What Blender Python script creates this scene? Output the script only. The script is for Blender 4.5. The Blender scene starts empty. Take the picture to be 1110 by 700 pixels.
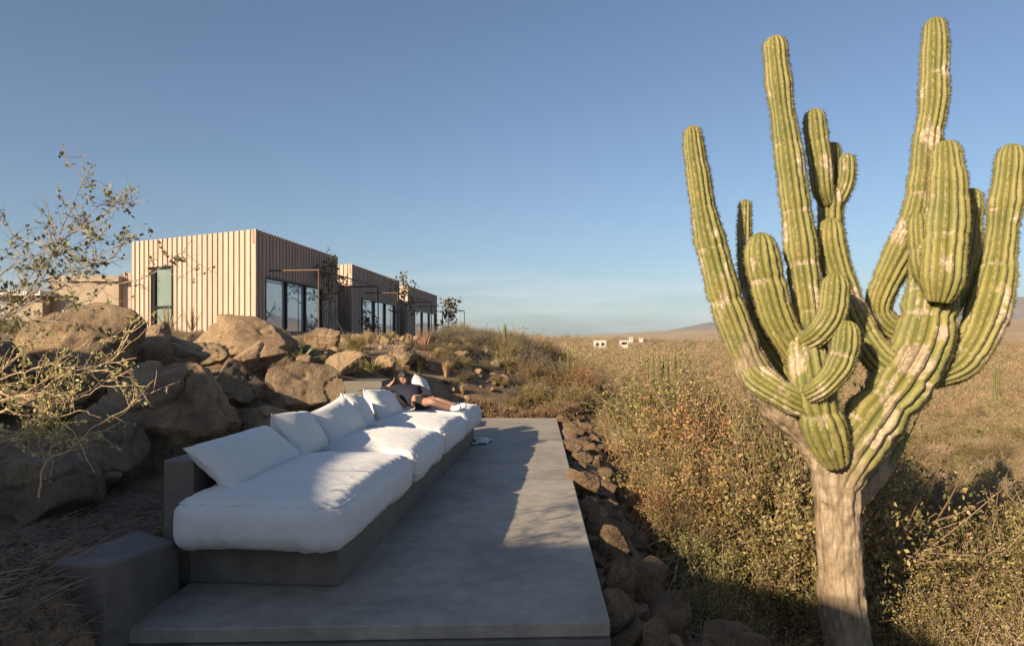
import bpy, math, random
import numpy as np
from mathutils import Vector, Matrix, noise as mnoise
R = math.radians
rng = np.random.default_rng(7)
random.seed(7)
F = 740.0            # focal length in photo pixels (photo 1110 x 700)
CX, HY, CAMZ = 555.0, 370.0, 1.6

def P(px, py, Y):
    return Vector(((px - CX) * Y / F, Y, CAMZ - (py - HY) * Y / F))

scene = bpy.context.scene
COL = scene.collection

# ------------------------------------------------------------------ object helpers
def tag(o, label=None, cat=None, group=None, kind=None):
    if label: o['label'] = label
    if cat: o['category'] = cat
    if group: o['group'] = group
    if kind: o['kind'] = kind
    return o

def empty(name, loc=(0, 0, 0), rz=0.0, label=None, cat=None, group=None):
    o = bpy.data.objects.new(name, None)
    o.empty_display_size = 0.2
    COL.objects.link(o)
    o.location = loc
    o.rotation_euler = (0, 0, rz)
    return tag(o, label, cat, group)

def copy_tree(root, **kw):
    c = root.copy(); COL.objects.link(c)
    for ch in root.children:
        d = ch.copy(); COL.objects.link(d); d.parent = c
        for g in ch.children:
            e = g.copy(); COL.objects.link(e); e.parent = d
    return c

class MB:
    """collects geometry that becomes ONE mesh object"""
    def __init__(s):
        s.v = []; s.f = []; s.m = []; s.c = []; s.n = 0
    def add(s, verts, faces, mi=0, col=None):
        verts = np.asarray(verts, float).reshape(-1, 3)
        k = len(verts)
        s.v.append(verts)
        n = s.n
        if isinstance(faces, np.ndarray):
            s.f.extend((faces + n).tolist())
        else:
            s.f.extend([tuple(i + n for i in f) for f in faces])
        s.m.extend([mi] * len(faces))
        if col is None: col = np.ones((k, 4))
        col = np.asarray(col, float)
        if col.ndim == 1: col = np.tile(col, (k, 1))
        if col.shape[1] == 3: col = np.hstack([col, np.ones((k, 1))])
        s.c.append(col)
        s.n += k
    def box(s, x0, x1, y0, y1, z0, z1, mi=0, col=None):
        s.hexa([(x0, y0, z0), (x1, y0, z0), (x1, y1, z0), (x0, y1, z0),
                (x0, y0, z1), (x1, y0, z1), (x1, y1, z1), (x0, y1, z1)], mi, col)
    def hexa(s, p, mi=0, col=None):
        s.add(p, [(0, 3, 2, 1), (4, 5, 6, 7), (0, 1, 5, 4), (1, 2, 6, 5), (2, 3, 7, 6), (3, 0, 4, 7)], mi, col)
    def obox(s, o, ax, ay, az, mi=0, col=None):
        """box from origin corner o and three edge vectors"""
        o, ax, ay, az = map(Vector, (o, ax, ay, az))
        s.hexa([o, o + ax, o + ax + ay, o + ay, o + az, o + ax + az, o + ax + ay + az, o + ay + az], mi, col)
    def tube(s, pts, rad, n=6, mi=0, col=None, cap=True):
        v, f = tube(pts, rad, n, cap=cap)
        s.add(v, f, mi, col)
    def build(s, name, mats, parent=None, smooth=False, loc=None):
        me = bpy.data.meshes.new(name)
        V = np.vstack(s.v)
        me.from_pydata(V.tolist(), [], s.f)
        if not isinstance(mats, (list, tuple)): mats = [mats]
        for m in mats: me.materials.append(m)
        if len(mats) > 1:
            me.polygons.foreach_set('material_index', s.m)
        C = np.vstack(s.c)
        a = me.color_attributes.new('Col', 'FLOAT_COLOR', 'POINT')
        a.data.foreach_set('color', C.ravel())
        if smooth:
            me.polygons.foreach_set('use_smooth', [True] * len(s.f))
        me.update()
        o = bpy.data.objects.new(name, me)
        COL.objects.link(o)
        if parent is not None: o.parent = parent
        if loc is not None: o.location = loc
        return o

def frames(pts):
    pts = np.asarray([tuple(p) for p in pts], float)
    t = np.gradient(pts, axis=0)
    t /= np.linalg.norm(t, axis=1)[:, None] + 1e-9
    ref = np.array([0, 1.0, 0]) if abs(t[0][1]) < 0.9 else np.array([1.0, 0, 0])
    u = np.cross(t[0], ref); u /= np.linalg.norm(u)
    U = [u]
    for i in range(1, len(pts)):
        u = U[-1] - t[i] * np.dot(U[-1], t[i]); u /= np.linalg.norm(u) + 1e-9
        U.append(u)
    U = np.array(U); W = np.cross(t, U)
    return pts, t, U, W

def tube(pts, rad, n=6, prof=None, cap=True):
    pts, t, U, W = frames(pts)
    m = len(pts)
    rad = np.broadcast_to(np.asarray(rad, float), (m,)) if np.ndim(rad) < 2 else rad
    a = np.arange(n) * 2 * math.pi / n
    pr = np.ones(n) if prof is None else prof
    ca, sa = np.cos(a) * pr, np.sin(a) * pr
    V = pts[:, None, :] + rad[:, None, None] * (U[:, None, :] * ca[None, :, None] + W[:, None, :] * sa[None, :, None])
    V = V.reshape(-1, 3)
    i = np.arange(m - 1)[:, None] * n; j = np.arange(n)[None, :]; j2 = (j + 1) % n
    Fc = np.stack([i + j, i + j2, i + n + j2, i + n + j], -1).reshape(-1, 4)
    Fl = Fc.tolist()
    if cap:
        Fl.append(list(range(n))[::-1]); Fl.append([(m - 1) * n + k for k in range(n)])
    return V, [tuple(f) for f in Fl]

def spline(pts, per=8):
    """Catmull-Rom through points (any dimension)"""
    p = np.asarray([tuple(q) for q in pts], float)
    p = np.vstack([2 * p[0] - p[1], p, 2 * p[-1] - p[-2]])
    out = []
    for i in range(1, len(p) - 2):
        for k in range(per):
            t = k / per
            out.append(.5 * ((2 * p[i]) + (-p[i - 1] + p[i + 1]) * t + (2 * p[i - 1] - 5 * p[i] + 4 * p[i + 1] - p[i + 2]) * t * t
                             + (-p[i - 1] + 3 * p[i] - 3 * p[i + 1] + p[i + 2]) * t ** 3))
    out.append(p[-2])
    return np.array(out)

# value noise -------------------------------------------------------
def _hash(ix, iy, iz, seed):
    h = (ix * 374761393 + iy * 668265263 + iz * 1274126177 + seed * 974634777) & 0x7fffffff
    h = ((h ^ (h >> 13)) * 1274126177) & 0x7fffffff
    h = (h ^ (h >> 16)) & 0x7fffffff
    h = (h * 668265263) & 0x7fffffff
    return ((h ^ (h >> 15)) & 0xffff) / 32767.5 - 1
def vnoise(p, seed=0):
    p = np.asarray(p, float); i = np.floor(p).astype(np.int64); f = p - i
    f = f * f * f * (f * (f * 6 - 15) + 10)
    x, y, z = i[..., 0], i[..., 1], i[..., 2]
    r = 0
    for dx in (0, 1):
        wx = f[..., 0] if dx else 1 - f[..., 0]
        for dy in (0, 1):
            wy = f[..., 1] if dy else 1 - f[..., 1]
            for dz in (0, 1):
                wz = f[..., 2] if dz else 1 - f[..., 2]
                r = r + wx * wy * wz * _hash(x + dx, y + dy, z + dz, seed)
    return r
def fbm(p, seed=0, o=4):
    p = np.asarray(p, float); r = 0; a = 1; t = 0
    for k in range(o):
        r = r + a * vnoise(p * 2 ** k + 17.3 * k, seed + k); t += a; a *= .5
    return r / t
def sst(a, b, x):
    t = np.clip((np.asarray(x, float) - a) / (b - a), 0, 1)
    return t * t * (3 - 2 * t)

# ------------------------------------------------------------------ materials
def mat(name):
    m = bpy.data.materials.new(name); m.use_nodes = True
    nt = m.node_tree; b = nt.nodes['Principled BSDF']
    return m, nt, b
def N(nt, t, **kw):
    n = nt.nodes.new(t)
    for k, v in kw.items():
        if k in n.inputs: n.inputs[k].default_value = v
        else: setattr(n, k, v)
    return n
def L(nt, a, b): nt.links.new(a, b)
def ramp(nt, fac, stops):
    r = nt.nodes.new('ShaderNodeValToRGB')
    e = r.color_ramp.elements
    while len(e) > 1: e.remove(e[-1])
    e[0].position = stops[0][0]; e[0].color = (*stops[0][1], 1)
    for p, c in stops[1:]:
        x = e.new(p); x.color = (*c, 1)
    L(nt, fac, r.inputs['Fac'])
    return r.outputs['Color']
def noise_tex(nt, scale, detail=6, rough=.6, coord='Object', dist=0, vec=None):
    n = N(nt, 'ShaderNodeTexNoise')
    n.inputs['Scale'].default_value = scale; n.inputs['Detail'].default_value = detail
    n.inputs['Roughness'].default_value = rough; n.inputs['Distortion'].default_value = dist
    if vec is None:
        if coord == 'World':
            g = nt.nodes.new('ShaderNodeNewGeometry'); vec = g.outputs['Position']
        else:
            tc = nt.nodes.new('ShaderNodeTexCoord'); vec = tc.outputs[coord]
    L(nt, vec, n.inputs['Vector'])
    return n.outputs['Fac']
def bump(nt, b, height, strength=.3, dist=.02, prev=None):
    bp = nt.nodes.new('ShaderNodeBump')
    bp.inputs['Strength'].default_value = strength; bp.inputs['Distance'].default_value = dist
    L(nt, height, bp.inputs['Height'])
    if prev is not None: L(nt, prev, bp.inputs['Normal'])
    L(nt, bp.outputs['Normal'], b.inputs['Normal'])
    return bp.outputs['Normal']
def mixc(nt, fac, a, b, mode='MIX'):
    m = nt.nodes.new('ShaderNodeMix'); m.data_type = 'RGBA'; m.blend_type = mode
    for sock, val in ((m.inputs[0], fac), (m.inputs[6], a), (m.inputs[7], b)):
        if isinstance(val, (int, float)): sock.default_value = val
        elif isinstance(val, tuple): sock.default_value = (*val, 1) if len(val) == 3 else val
        else: L(nt, val, sock)
    return m.outputs[2]
def simple(name, col, rough=.6, metal=0, var=.12, scale=8, bs=0, bscale=60):
    m, nt, b = mat(name)
    n = noise_tex(nt, scale)
    c = ramp(nt, n, [(.25, tuple(x * (1 - var) for x in col)), (.75, tuple(min(1, x * (1 + var)) for x in col))])
    L(nt, c, b.inputs['Base Color'])
    b.inputs['Roughness'].default_value = rough; b.inputs['Metallic'].default_value = metal
    if bs: bump(nt, b, noise_tex(nt, bscale), bs, .01)
    return m

def m_concrete(name, base, seedoff=0):
    m, nt, b = mat(name)
    n1 = noise_tex(nt, 1.1, 8, .62, 'World', .6); n2 = noise_tex(nt, 7, 6, .7, 'World'); n3 = noise_tex(nt, 90, 3, .6, 'World')
    c = ramp(nt, n1, [(.3, tuple(x * .66 for x in base)), (.5, base), (.72, tuple(x * 1.22 for x in base))])
    c2 = ramp(nt, n2, [(.3, (.7, .7, .7)), (.65, (1.08, 1.06, 1.03))])
    c = mixc(nt, 1.0, c, c2, 'MULTIPLY')
    c3 = ramp(nt, n3, [(.3, (.86, .86, .86)), (.6, (1.04, 1.04, 1.04))])
    c = mixc(nt, .7, c, c3, 'MULTIPLY')
    L(nt, c, b.inputs['Base Color'])
    rr = nt.nodes.new('ShaderNodeMapRange'); rr.inputs[3].default_value = .45; rr.inputs[4].default_value = .8
    L(nt, n2, rr.inputs[0]); L(nt, rr.outputs[0], b.inputs['Roughness'])
    p = bump(nt, b, n3, .25, .004); bump(nt, b, n2, .25, .012, p)
    return m
M_DECK = m_concrete('polished_concrete', (.335, .298, .248))
M_CONC = m_concrete('cast_concrete', (.145, .13, .11))

def m_fabric():
    m, nt, b = mat('white_fabric')
    n = noise_tex(nt, 3, 5, .6, 'Object')
    c = ramp(nt, n, [(.3, (.60, .595, .59)), (.7, (.67, .665, .655))])
    L(nt, c, b.inputs['Base Color'])
    b.inputs['Roughness'].default_value = .9
    b.inputs['Sheen Weight'].default_value = .2
    n2 = noise_tex(nt, 9, 4, .55, 'Object', 1.2); n3 = noise_tex(nt, 350, 2, .5, 'Object')
    p = bump(nt, b, n2, .45, .015); bump(nt, b, n3, .15, .002, p)
    return m
M_FAB = m_fabric()

def m_rock():
    m, nt, b = mat('granite_rock')
    oi = nt.nodes.new('ShaderNodeObjectInfo')
    ge = nt.nodes.new('ShaderNodeNewGeometry')
    n1 = noise_tex(nt, 1.3, 7, .62, 'World', .8)
    n2 = noise_tex(nt, 9, 8, .72, 'World', .3)
    n3 = noise_tex(nt, 70, 4, .7, 'World')
    ca = ramp(nt, n1, [(.28, (.15, .10, .065)), (.45, (.33, .215, .125)), (.6, (.44, .30, .175)), (.75, (.28, .23, .17))])
    cb = ramp(nt, n1, [(.28, (.17, .13, .09)), (.5, (.34, .245, .15)), (.75, (.46, .35, .22))])
    c = mixc(nt, oi.outputs['Random'], ca, cb)
    c2 = ramp(nt, n2, [(.28, (.55, .53, .5)), (.5, (1, 1, 1)), (.75, (1.18, 1.12, 1.05))])
    c = mixc(nt, 1, c, c2, 'MULTIPLY')
    c3 = ramp(nt, n3, [(.34, (.45, .45, .45)), (.47, (1, 1, 1)), (.68, (1.35, 1.33, 1.28))])
    c = mixc(nt, .8, c, c3, 'MULTIPLY')
    L(nt, c, b.inputs['Base Color'])
    b.inputs['Roughness'].default_value = .88
    p = bump(nt, b, n2, 1.0, .12); bump(nt, b, n3, .8, .02, p)
    return m
M_ROCK = m_rock()
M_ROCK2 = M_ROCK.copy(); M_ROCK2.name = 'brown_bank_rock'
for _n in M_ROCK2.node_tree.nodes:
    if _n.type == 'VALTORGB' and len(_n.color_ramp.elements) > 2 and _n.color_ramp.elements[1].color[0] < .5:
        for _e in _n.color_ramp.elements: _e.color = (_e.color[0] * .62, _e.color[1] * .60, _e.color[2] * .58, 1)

def m_wood(name, base):
    m, nt, b = mat(name)
    mp = nt.nodes.new('ShaderNodeMapping'); mp.inputs['Scale'].default_value = (9, 9, .7)
    g = nt.nodes.new('ShaderNodeNewGeometry'); L(nt, g.outputs['Position'], mp.inputs['Vector'])
    n = noise_tex(nt, 1.5, 6, .65, vec=mp.outputs['Vector'])
    col = nt.nodes.new('ShaderNodeAttribute'); col.attribute_name = 'Col'
    c = ramp(nt, n, [(.25, tuple(x * .72 for x in base)), (.5, base), (.75, tuple(x * 1.15 for x in base))])
    c = mixc(nt, 1, c, col.outputs['Color'], 'MULTIPLY')
    L(nt, c, b.inputs['Base Color']); b.inputs['Roughness'].default_value = .72
    bump(nt, b, n, .3, .01)
    return m
M_WOOD = m_wood('timber_boards', (.425, .315, .25))
M_BLACK = simple('black_metal', (.02, .02, .022), .4, .6)
M_RUST = simple('brown_steel', (.10, .06, .04), .55, .5)
def m_glass():
    m, nt, b = mat('window_glass')
    n = noise_tex(nt, .8, 3, .5, 'World')
    c = ramp(nt, n, [(.35, (.27, .33, .37)), (.65, (.42, .49, .53))])
    L(nt, c, b.inputs['Base Color']); b.inputs['Roughness'].default_value = .04
    b.inputs['IOR'].default_value = 1.9
    b.inputs['Coat Weight'].default_value = 1.0; b.inputs['Coat Roughness'].default_value = .02; b.inputs['Coat IOR'].default_value = 1.9
    return m
M_GLASS = m_glass()
M_GLASS2 = simple('tinted_glass', (.15, .20, .175), .08, 0, .2, 1.0)
M_PLASTER = simple('stone_render', (.29, .23, .165), .85, 0, .18, 2.0, .3, 20)
M_WHITE = simple('white_plaster', (.45, .43, .41), .8)
M_GREYW = simple('grey_shade_cloth', (.3, .3, .3), .8)

def m_leaf(name, tr=.35):
    m, nt, b = mat(name)
    col = nt.nodes.new('ShaderNodeAttribute'); col.attribute_name = 'Col'
    oi = nt.nodes.new('ShaderNodeObjectInfo')
    hs = nt.nodes.new('ShaderNodeHueSaturation')
    mr = nt.nodes.new('ShaderNodeMapRange'); mr.inputs[3].default_value = .75; mr.inputs[4].default_value = 1.25
    L(nt, oi.outputs['Random'], mr.inputs[0]); L(nt, mr.outputs[0], hs.inputs['Value'])
    mr2 = nt.nodes.new('ShaderNodeMapRange'); mr2.inputs[3].default_value = .485; mr2.inputs[4].default_value = .515
    mlt = nt.nodes.new('ShaderNodeMath'); mlt.operation = 'MULTIPLY'; mlt.inputs[1].default_value = 7.31
    fr = nt.nodes.new('ShaderNodeMath'); fr.operation = 'FRACT'
    L(nt, oi.outputs['Random'], mlt.inputs[0]); L(nt, mlt.outputs[0], fr.inputs[0]); L(nt, fr.outputs[0], mr2.inputs[0]); L(nt, mr2.outputs[0], hs.inputs['Hue'])
    L(nt, col.outputs['Color'], hs.inputs['Color'])
    L(nt, hs.outputs['Color'], b.inputs['Base Color'])
    b.inputs['Roughness'].default_value = .65
    out = nt.nodes['Material Output']
    if tr > 0:
        t = nt.nodes.new('ShaderNodeBsdfTranslucent'); L(nt, hs.outputs['Color'], t.inputs['Color'])
        mx = nt.nodes.new('ShaderNodeMixShader'); mx.inputs[0].default_value = tr
        L(nt, b.outputs[0], mx.inputs[1]); L(nt, t.outputs[0], mx.inputs[2]); L(nt, mx.outputs[0], out.inputs['Surface'])
    return m
M_LEAF = m_leaf('leaves', .3)
M_TWIG = m_leaf('twigs', 0)

def m_cactus():
    m, nt, b = mat('ribbed_cactus_skin')
    col = nt.nodes.new('ShaderNodeAttribute'); col.attribute_name = 'Col'
    sp = nt.nodes.new('ShaderNodeSeparateColor'); L(nt, col.outputs['Color'], sp.inputs[0])
    n1 = noise_tex(nt, 3.0, 5, .6, 'World'); n2 = noise_tex(nt, 28, 6, .7, 'World', .4); n3 = noise_tex(nt, 120, 3, .6, 'World')
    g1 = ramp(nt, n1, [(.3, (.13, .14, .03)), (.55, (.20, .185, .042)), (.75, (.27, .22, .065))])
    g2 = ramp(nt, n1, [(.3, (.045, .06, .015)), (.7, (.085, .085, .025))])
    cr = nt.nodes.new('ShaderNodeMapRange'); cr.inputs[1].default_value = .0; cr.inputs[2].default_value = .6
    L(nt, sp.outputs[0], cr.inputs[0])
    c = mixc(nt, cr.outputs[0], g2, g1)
    mm = ramp(nt, n2, [(.3, (.8, .8, .78)), (.55, (1, 1, 1)), (.75, (1.15, 1.1, 1.0))])
    c = mixc(nt, 1, c, mm, 'MULTIPLY')
    # crest line: pale grey-tan areole line along every rib
    cl = nt.nodes.new('ShaderNodeMapRange'); cl.inputs[1].default_value = .93; cl.inputs[2].default_value = 1.0; cl.inputs[4].default_value = .4
    L(nt, sp.outputs[0], cl.inputs[0])
    c = mixc(nt, cl.outputs[0], c, (.22, .175, .09))
    # scars / corky skin
    sc = ramp(nt, n2, [(.3, (.16, .115, .07)), (.5, (.33, .26, .17)), (.7, (.50, .44, .33))])
    ad = nt.nodes.new('ShaderNodeMath'); ad.operation = 'MULTIPLY_ADD'; ad.inputs[1].default_value = 1.6; ad.inputs[2].default_value = -.8
    L(nt, n2, ad.inputs[0])
    ad2 = nt.nodes.new('ShaderNodeMath'); ad2.operation = 'MULTIPLY_ADD'; ad2.inputs[1].default_value = 2.0; ad2.use_clamp = True
    L(nt, sp.outputs[1], ad2.inputs[0]); L(nt, ad.outputs[0], ad2.inputs[2])
    sm = nt.nodes.new('ShaderNodeMath'); sm.operation = 'MULTIPLY'; sm.use_clamp = True
    st = nt.nodes.new('ShaderNodeMapRange'); st.inputs[1].default_value = 0.02; st.inputs[2].default_value = .2
    L(nt, sp.outputs[1], st.inputs[0]); L(nt, ad2.outputs[0], sm.inputs[0]); L(nt, st.outputs[0], sm.inputs[1])
    c = mixc(nt, sm.outputs[0], c, sc)
    mpw = nt.nodes.new('ShaderNodeMapping'); mpw.inputs['Scale'].default_value = (1, 1, .35)
    gw = nt.nodes.new('ShaderNodeNewGeometry'); L(nt, gw.outputs['Position'], mpw.inputs['Vector'])
    nw = noise_tex(nt, 16, 7, .7, vec=mpw.outputs['Vector'])
    mpr = nt.nodes.new('ShaderNodeMapping'); mpr.inputs['Scale'].default_value = (.8, .8, 9)
    L(nt, gw.outputs['Position'], mpr.inputs['Vector'])
    nr = noise_tex(nt, 1.6, 5, .65, vec=mpr.outputs['Vector'])
    mxr = nt.nodes.new('ShaderNodeMath'); mxr.operation = 'MULTIPLY_ADD'; mxr.inputs[1].default_value = .24
    L(nt, nr, mxr.inputs[0])
    hw_ = nt.nodes.new('ShaderNodeMath'); hw_.operation = 'MULTIPLY'; hw_.inputs[1].default_value = .78
    L(nt, nw, hw_.inputs[0]); L(nt, hw_.outputs[0], mxr.inputs[2]); nw = mxr.outputs[0]
    wd = ramp(nt, nw, [(.28, (.055, .04, .027)), (.42, (.165, .12, .075)), (.56, (.27, .205, .135)), (.72, (.42, .36, .275))])
    c = mixc(nt, sp.outputs[2], c, wd)
    L(nt, c, b.inputs['Base Color'])
    b.inputs['Roughness'].default_value = .6
    p = bump(nt, b, n2, .5, .012); bump(nt, b, n3, .3, .004, p)
    return m
M_CAC = m_cactus()
M_SPINE = simple('cactus_spines', (.15, .115, .08), .7, 0, .3, 30)

def m_ground():
    m, nt, b = mat('dry_earth')
    n1 = noise_tex(nt, .35, 6, .6, 'World', .5); n2 = noise_tex(nt, 3.5, 8, .7, 'World'); n3 = noise_tex(nt, 40, 5, .75, 'World'); nf = noise_tex(nt, .03, 8, .75, 'World', .4)
    ca = ramp(nt, n1, [(.3, (.14, .095, .06)), (.5, (.21, .145, .092)), (.7, (.28, .20, .125))])
    c2 = ramp(nt, n2, [(.3, (.6, .58, .55)), (.5, (1, 1, 1)), (.72, (1.25, 1.2, 1.1))])
    ca = mixc(nt, 1, ca, c2, 'MULTIPLY')
    c3 = ramp(nt, n3, [(.3, (.55, .55, .55)), (.5, (1, 1, 1)), (.68, (1.4, 1.35, 1.25))])
    ca = mixc(nt, .8, ca, c3, 'MULTIPLY')
    cf = ramp(nt, nf, [(.3, (.19, .145, .07)), (.45, (.30, .21, .11)), (.58, (.38, .27, .15)), (.7, (.46, .34, .20))])
    g = nt.nodes.new('ShaderNodeNewGeometry'); sx = nt.nodes.new('ShaderNodeSeparateXYZ'); L(nt, g.outputs['Position'], sx.inputs[0])
    mr = nt.nodes.new('ShaderNodeMapRange'); mr.inputs[1].default_value = 40; mr.inputs[2].default_value = 140
    L(nt, sx.outputs[1], mr.inputs[0])
    c = mixc(nt, mr.outputs[0], ca, cf)
    L(nt, c, b.inputs['Base Color']); b.inputs['Roughness'].default_value = .95
    p = bump(nt, b, n2, .6, .08); bump(nt, b, n3, .6, .02, p)
    return m
M_GROUND = m_ground()
M_HILL = simple('far_hill_scrub', (.16, .13, .10), .95, 0, .35, .01)

# ------------------------------------------------------------------ terrain
def H(y): return np.interp(y, [-10, 3, 3.9, 4.7, 6, 8, 10, 12, 14, 17, 22, 30, 70, 110, 160], [.46, .46, .34, .2, .16, .35, .7, .98, 1.2, 1.45, 1.66, 1.72, 1.6, -.5, -3.5])
def xr(y): return .42 + .036 * y           # right edge of the terrace
def ground(x, y, rough=True):
    x = np.asarray(x, float); y = np.asarray(y, float)
    # base level (valley side)
    drop = np.interp(y, [-10, 6, 14, 20, 40, 80, 200, 600, 1500, 9000], [1.9, 1.9, 1.7, 1.9, 3.0, 4.6, 7.0, 6.0, 4.0, 0.0])
    e = xr(np.clip(y, 0, 15))
    w = np.where(y < 15, 1.9, 1.9 + (y - 15) * .12)
    d = -.30 - (drop - .30) * sst(0.0, 1.0, (x - e - .05) / w)
    # hill on the left
    xf = np.interp(y, [0, 3.62, 4.6, 6.5, 9, 12, 15, 18, 30, 60, 150], [-2.36, -2.38, -2.62, -3.6, -4.0, -3.6, -3.0, -2.6, -1.6, -3, -10])
    x0 = np.interp(y, [0, 3.62, 3.9, 5, 9, 12, 14.5, 16, 18, 30, 60, 150], [-1.92, -1.95, -2.2, -2.3, -2.1, -1.9, -.6, 2.2, 3.2, 6.0, 12, 40])
    s = sst(0, 1, (x0 - x) / (x0 - xf))
    h = H(y)
    z = d + (h - d) * s
    z = z + np.where((x < -7) & (y < 40), (-7 - x).clip(0, 20) * .05, 0) * sst(5, 9, y)
    far = sst(60, 200, y)
    z = z + far * 1.0 * fbm(np.stack([x / 70, y / 90, x * 0], -1), 5, 4) * np.clip(y / 250, 0, 5)
    # low ridges near the skyline
    z = z + 9 * np.exp(-((y - 900) / 260) ** 2) * np.exp(-((x - 150) / 190) ** 2)
    z = z + 62 * sst(350, 1500, x + .1 * y) * sst(500, 1500, y) * (1 + .3 * fbm(np.stack([x / 300, y / 300, x * 0], -1), 9, 3))
    if rough:
        near = (1 - sst(40, 120, y))
        z = z + near * (.07 * fbm(np.stack([x / 1.3, y / 1.3, x * 0], -1), 3, 4) * (1 - .4 * s) + .03 * fbm(np.stack([x * 3, y * 3, x * 0], -1), 4, 3))
    z = z + .95 * np.exp(-((x - 3.4) / 2.3) ** 2 - ((y - 12.3) / 3.6) ** 2)
    # keep the earth below the terrace
    dk = (x > np.where(y < 4.6, -2.3, -2.9)) & (x < e + .03) & (y > 3.66) & (y < 14.45) & (x > -2.75 + .082 * (y - 4.4))
    z = np.where(dk, np.minimum(z, -.24), z)
    return z

def gz(x, y): return float(ground(np.array([x]), np.array([y]))[0])

_GX = np.arange(-26, 26, .08); _GY = np.arange(2, 26, .08)
_GZ = ground(*np.meshgrid(_GX, _GY))
def gzf(x, y):
    if not (-25.9 < x < 25.8 and 2 < y < 25.8): return gz(x, y)
    i = (x + 26) / .08; j = (y - 2) / .08; a = int(i); b = int(j); u = i - a; v = j - b
    return float((_GZ[b, a] * (1 - u) + _GZ[b, a + 1] * u) * (1 - v) + (_GZ[b + 1, a] * (1 - u) + _GZ[b + 1, a + 1] * u) * v)

def make_ground():
    def ax(lims, steps):
        a = [0.0]
        st = steps[0]
        while a[-1] < lims:
            a.append(a[-1] + st)
            if a[-1] > 12: st = max(st, (a[-1] - 12) * .05 + st * .4 if False else a[-1] * .035)
        return np.array(a)
    xp = ax(7000, [.13]); X = np.concatenate([-xp[::-1][:-1], xp])
    yp = ax(8500, [.13]); yn = np.array([-200, -80, -30, -12, -8, -5, -3, -1.5, -.6]); Y = np.concatenate([yn, yp])
    XX, YY = np.meshgrid(X, Y)
    Z = ground(XX, YY)
    V = np.stack([XX, YY, Z], -1).reshape(-1, 3)
    nx = len(X); ny = len(Y)
    i = np.arange(ny - 1)[:, None] * nx; j = np.arange(nx - 1)[None, :]
    Fc = np.stack([i + j, i + j + 1, i + nx + j + 1, i + nx + j], -1).reshape(-1, 4)
    mb = MB(); mb.add(V, Fc)
    o = mb.build('ground', M_GROUND, smooth=True); tag(o, kind='structure')
make_ground()

# far blue mountains
def mountain(name, pts, Y0, thick):
    """pts: skyline (px, py) seen at distance Y0; a real ridge with depth"""
    xs = np.array([(p[0] - CX) * Y0 / F for p in pts]); hs = np.array([CAMZ - (p[1] - HY) * Y0 / F for p in pts])
    X = np.linspace(xs[0], xs[-1], 160); h = np.interp(X, xs, hs)
    rows = np.linspace(-1, 1, 25)
    V = []
    for r in rows:
        y = Y0 + r * thick
        prof = (1 - abs(r)) ** .8
        z = -20 + (h + 20) * prof * (1 + .10 * fbm(np.stack([X / 260, np.full_like(X, y) / 260, X * 0], -1), 21, 4) * (abs(r) > .02))
        V.append(np.stack([X, np.full_like(X, y), z], -1))
    V = np.array(V).reshape(-1, 3); nx = 160; ny = 25
    i = np.arange(ny - 1)[:, None] * nx; j = np.arange(nx - 1)[None, :]
    Fc = np.stack([i + j, i + j + 1, i + nx + j + 1, i + nx + j], -1).reshape(-1, 4)
    mb = MB(); mb.add(V, Fc); o = mb.build(name, M_HILL, smooth=True); tag(o, kind='structure')
mountain('mountain', [(640, 372), (700, 364), (735, 356), (770, 349), (810, 352), (860, 346), (910, 350), (960, 344), (1010, 338), (1045, 327), (1075, 320), (1110, 322), (1160, 330), (1260, 345), (1400, 366)], 6800, 1200)

# ------------------------------------------------------------------ terrace, bench, walls
def terrace():
    root = empty('terrace', (0, 0, 0)); tag(root, kind='structure')
    root['label'] = 'long grey polished concrete terrace slab'
    mb = MB()
    def slab(pts, z0, z1):
        n = len(pts)
        v = [(x, y, z0) for x, y in pts] + [(x, y, z1) for x, y in pts]
        f = [tuple(range(n))[::-1], tuple(range(n, 2 * n))] + [(i, (i + 1) % n, n + (i + 1) % n, n + i) for i in range(n)]
        mb.add(v, f)
    slab([(-2.16, 3.80), (xr(3.92), 3.90), (xr(14.3), 14.3), (-.80, 14.3), (-.85, 11.2), (-2.0, 11.0)], -.085, 0)
    o = mb.build('slab', M_DECK, root)
    bv = o.modifiers.new('b', 'BEVEL'); bv.width = .008; bv.segments = 2; bv.limit_method = 'ANGLE'
    mb = MB()
    slab([(-2.14, 3.765), (xr(3.92) + .0, 3.865), (xr(14.3) - .03, 14.27), (-.83, 14.27), (-.88, 11.15), (-2.0, 10.95)], -.5, -.087)
    o = mb.build('footing', M_CONC, root)
    bv = o.modifiers.new('b', 'BEVEL'); bv.width = .006; bv.segments = 2; bv.limit_method = 'ANGLE'
terrace()

BA = math.atan(.082)                  # bench runs slightly off the depth axis
bench = empty('concrete_bench', (-1.13, 4.45, 0), -BA, 'long low cast concrete bench with low back wall along the left side of the terrace', 'bench')
def bevel(o, w=.012):
    bv = o.modifiers.new('b', 'BEVEL'); bv.width = w; bv.segments = 2; bv.limit_method = 'ANGLE'
def subbox(name, x0, x1, y0, y1, z0, z1, m, parent, w=.012):
    mb = MB(); mb.box(x0, x1, y0, y1, z0, z1); o = mb.build(name, m, parent); bevel(o, w); return o
subbox('seat_base', -1.02, 0, 0, 6.45, .001, .304, M_CONC, bench)
subbox('backrest', -1.235, -1.023, .06, 6.6, -.25, .80, M_CONC, bench)

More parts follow.
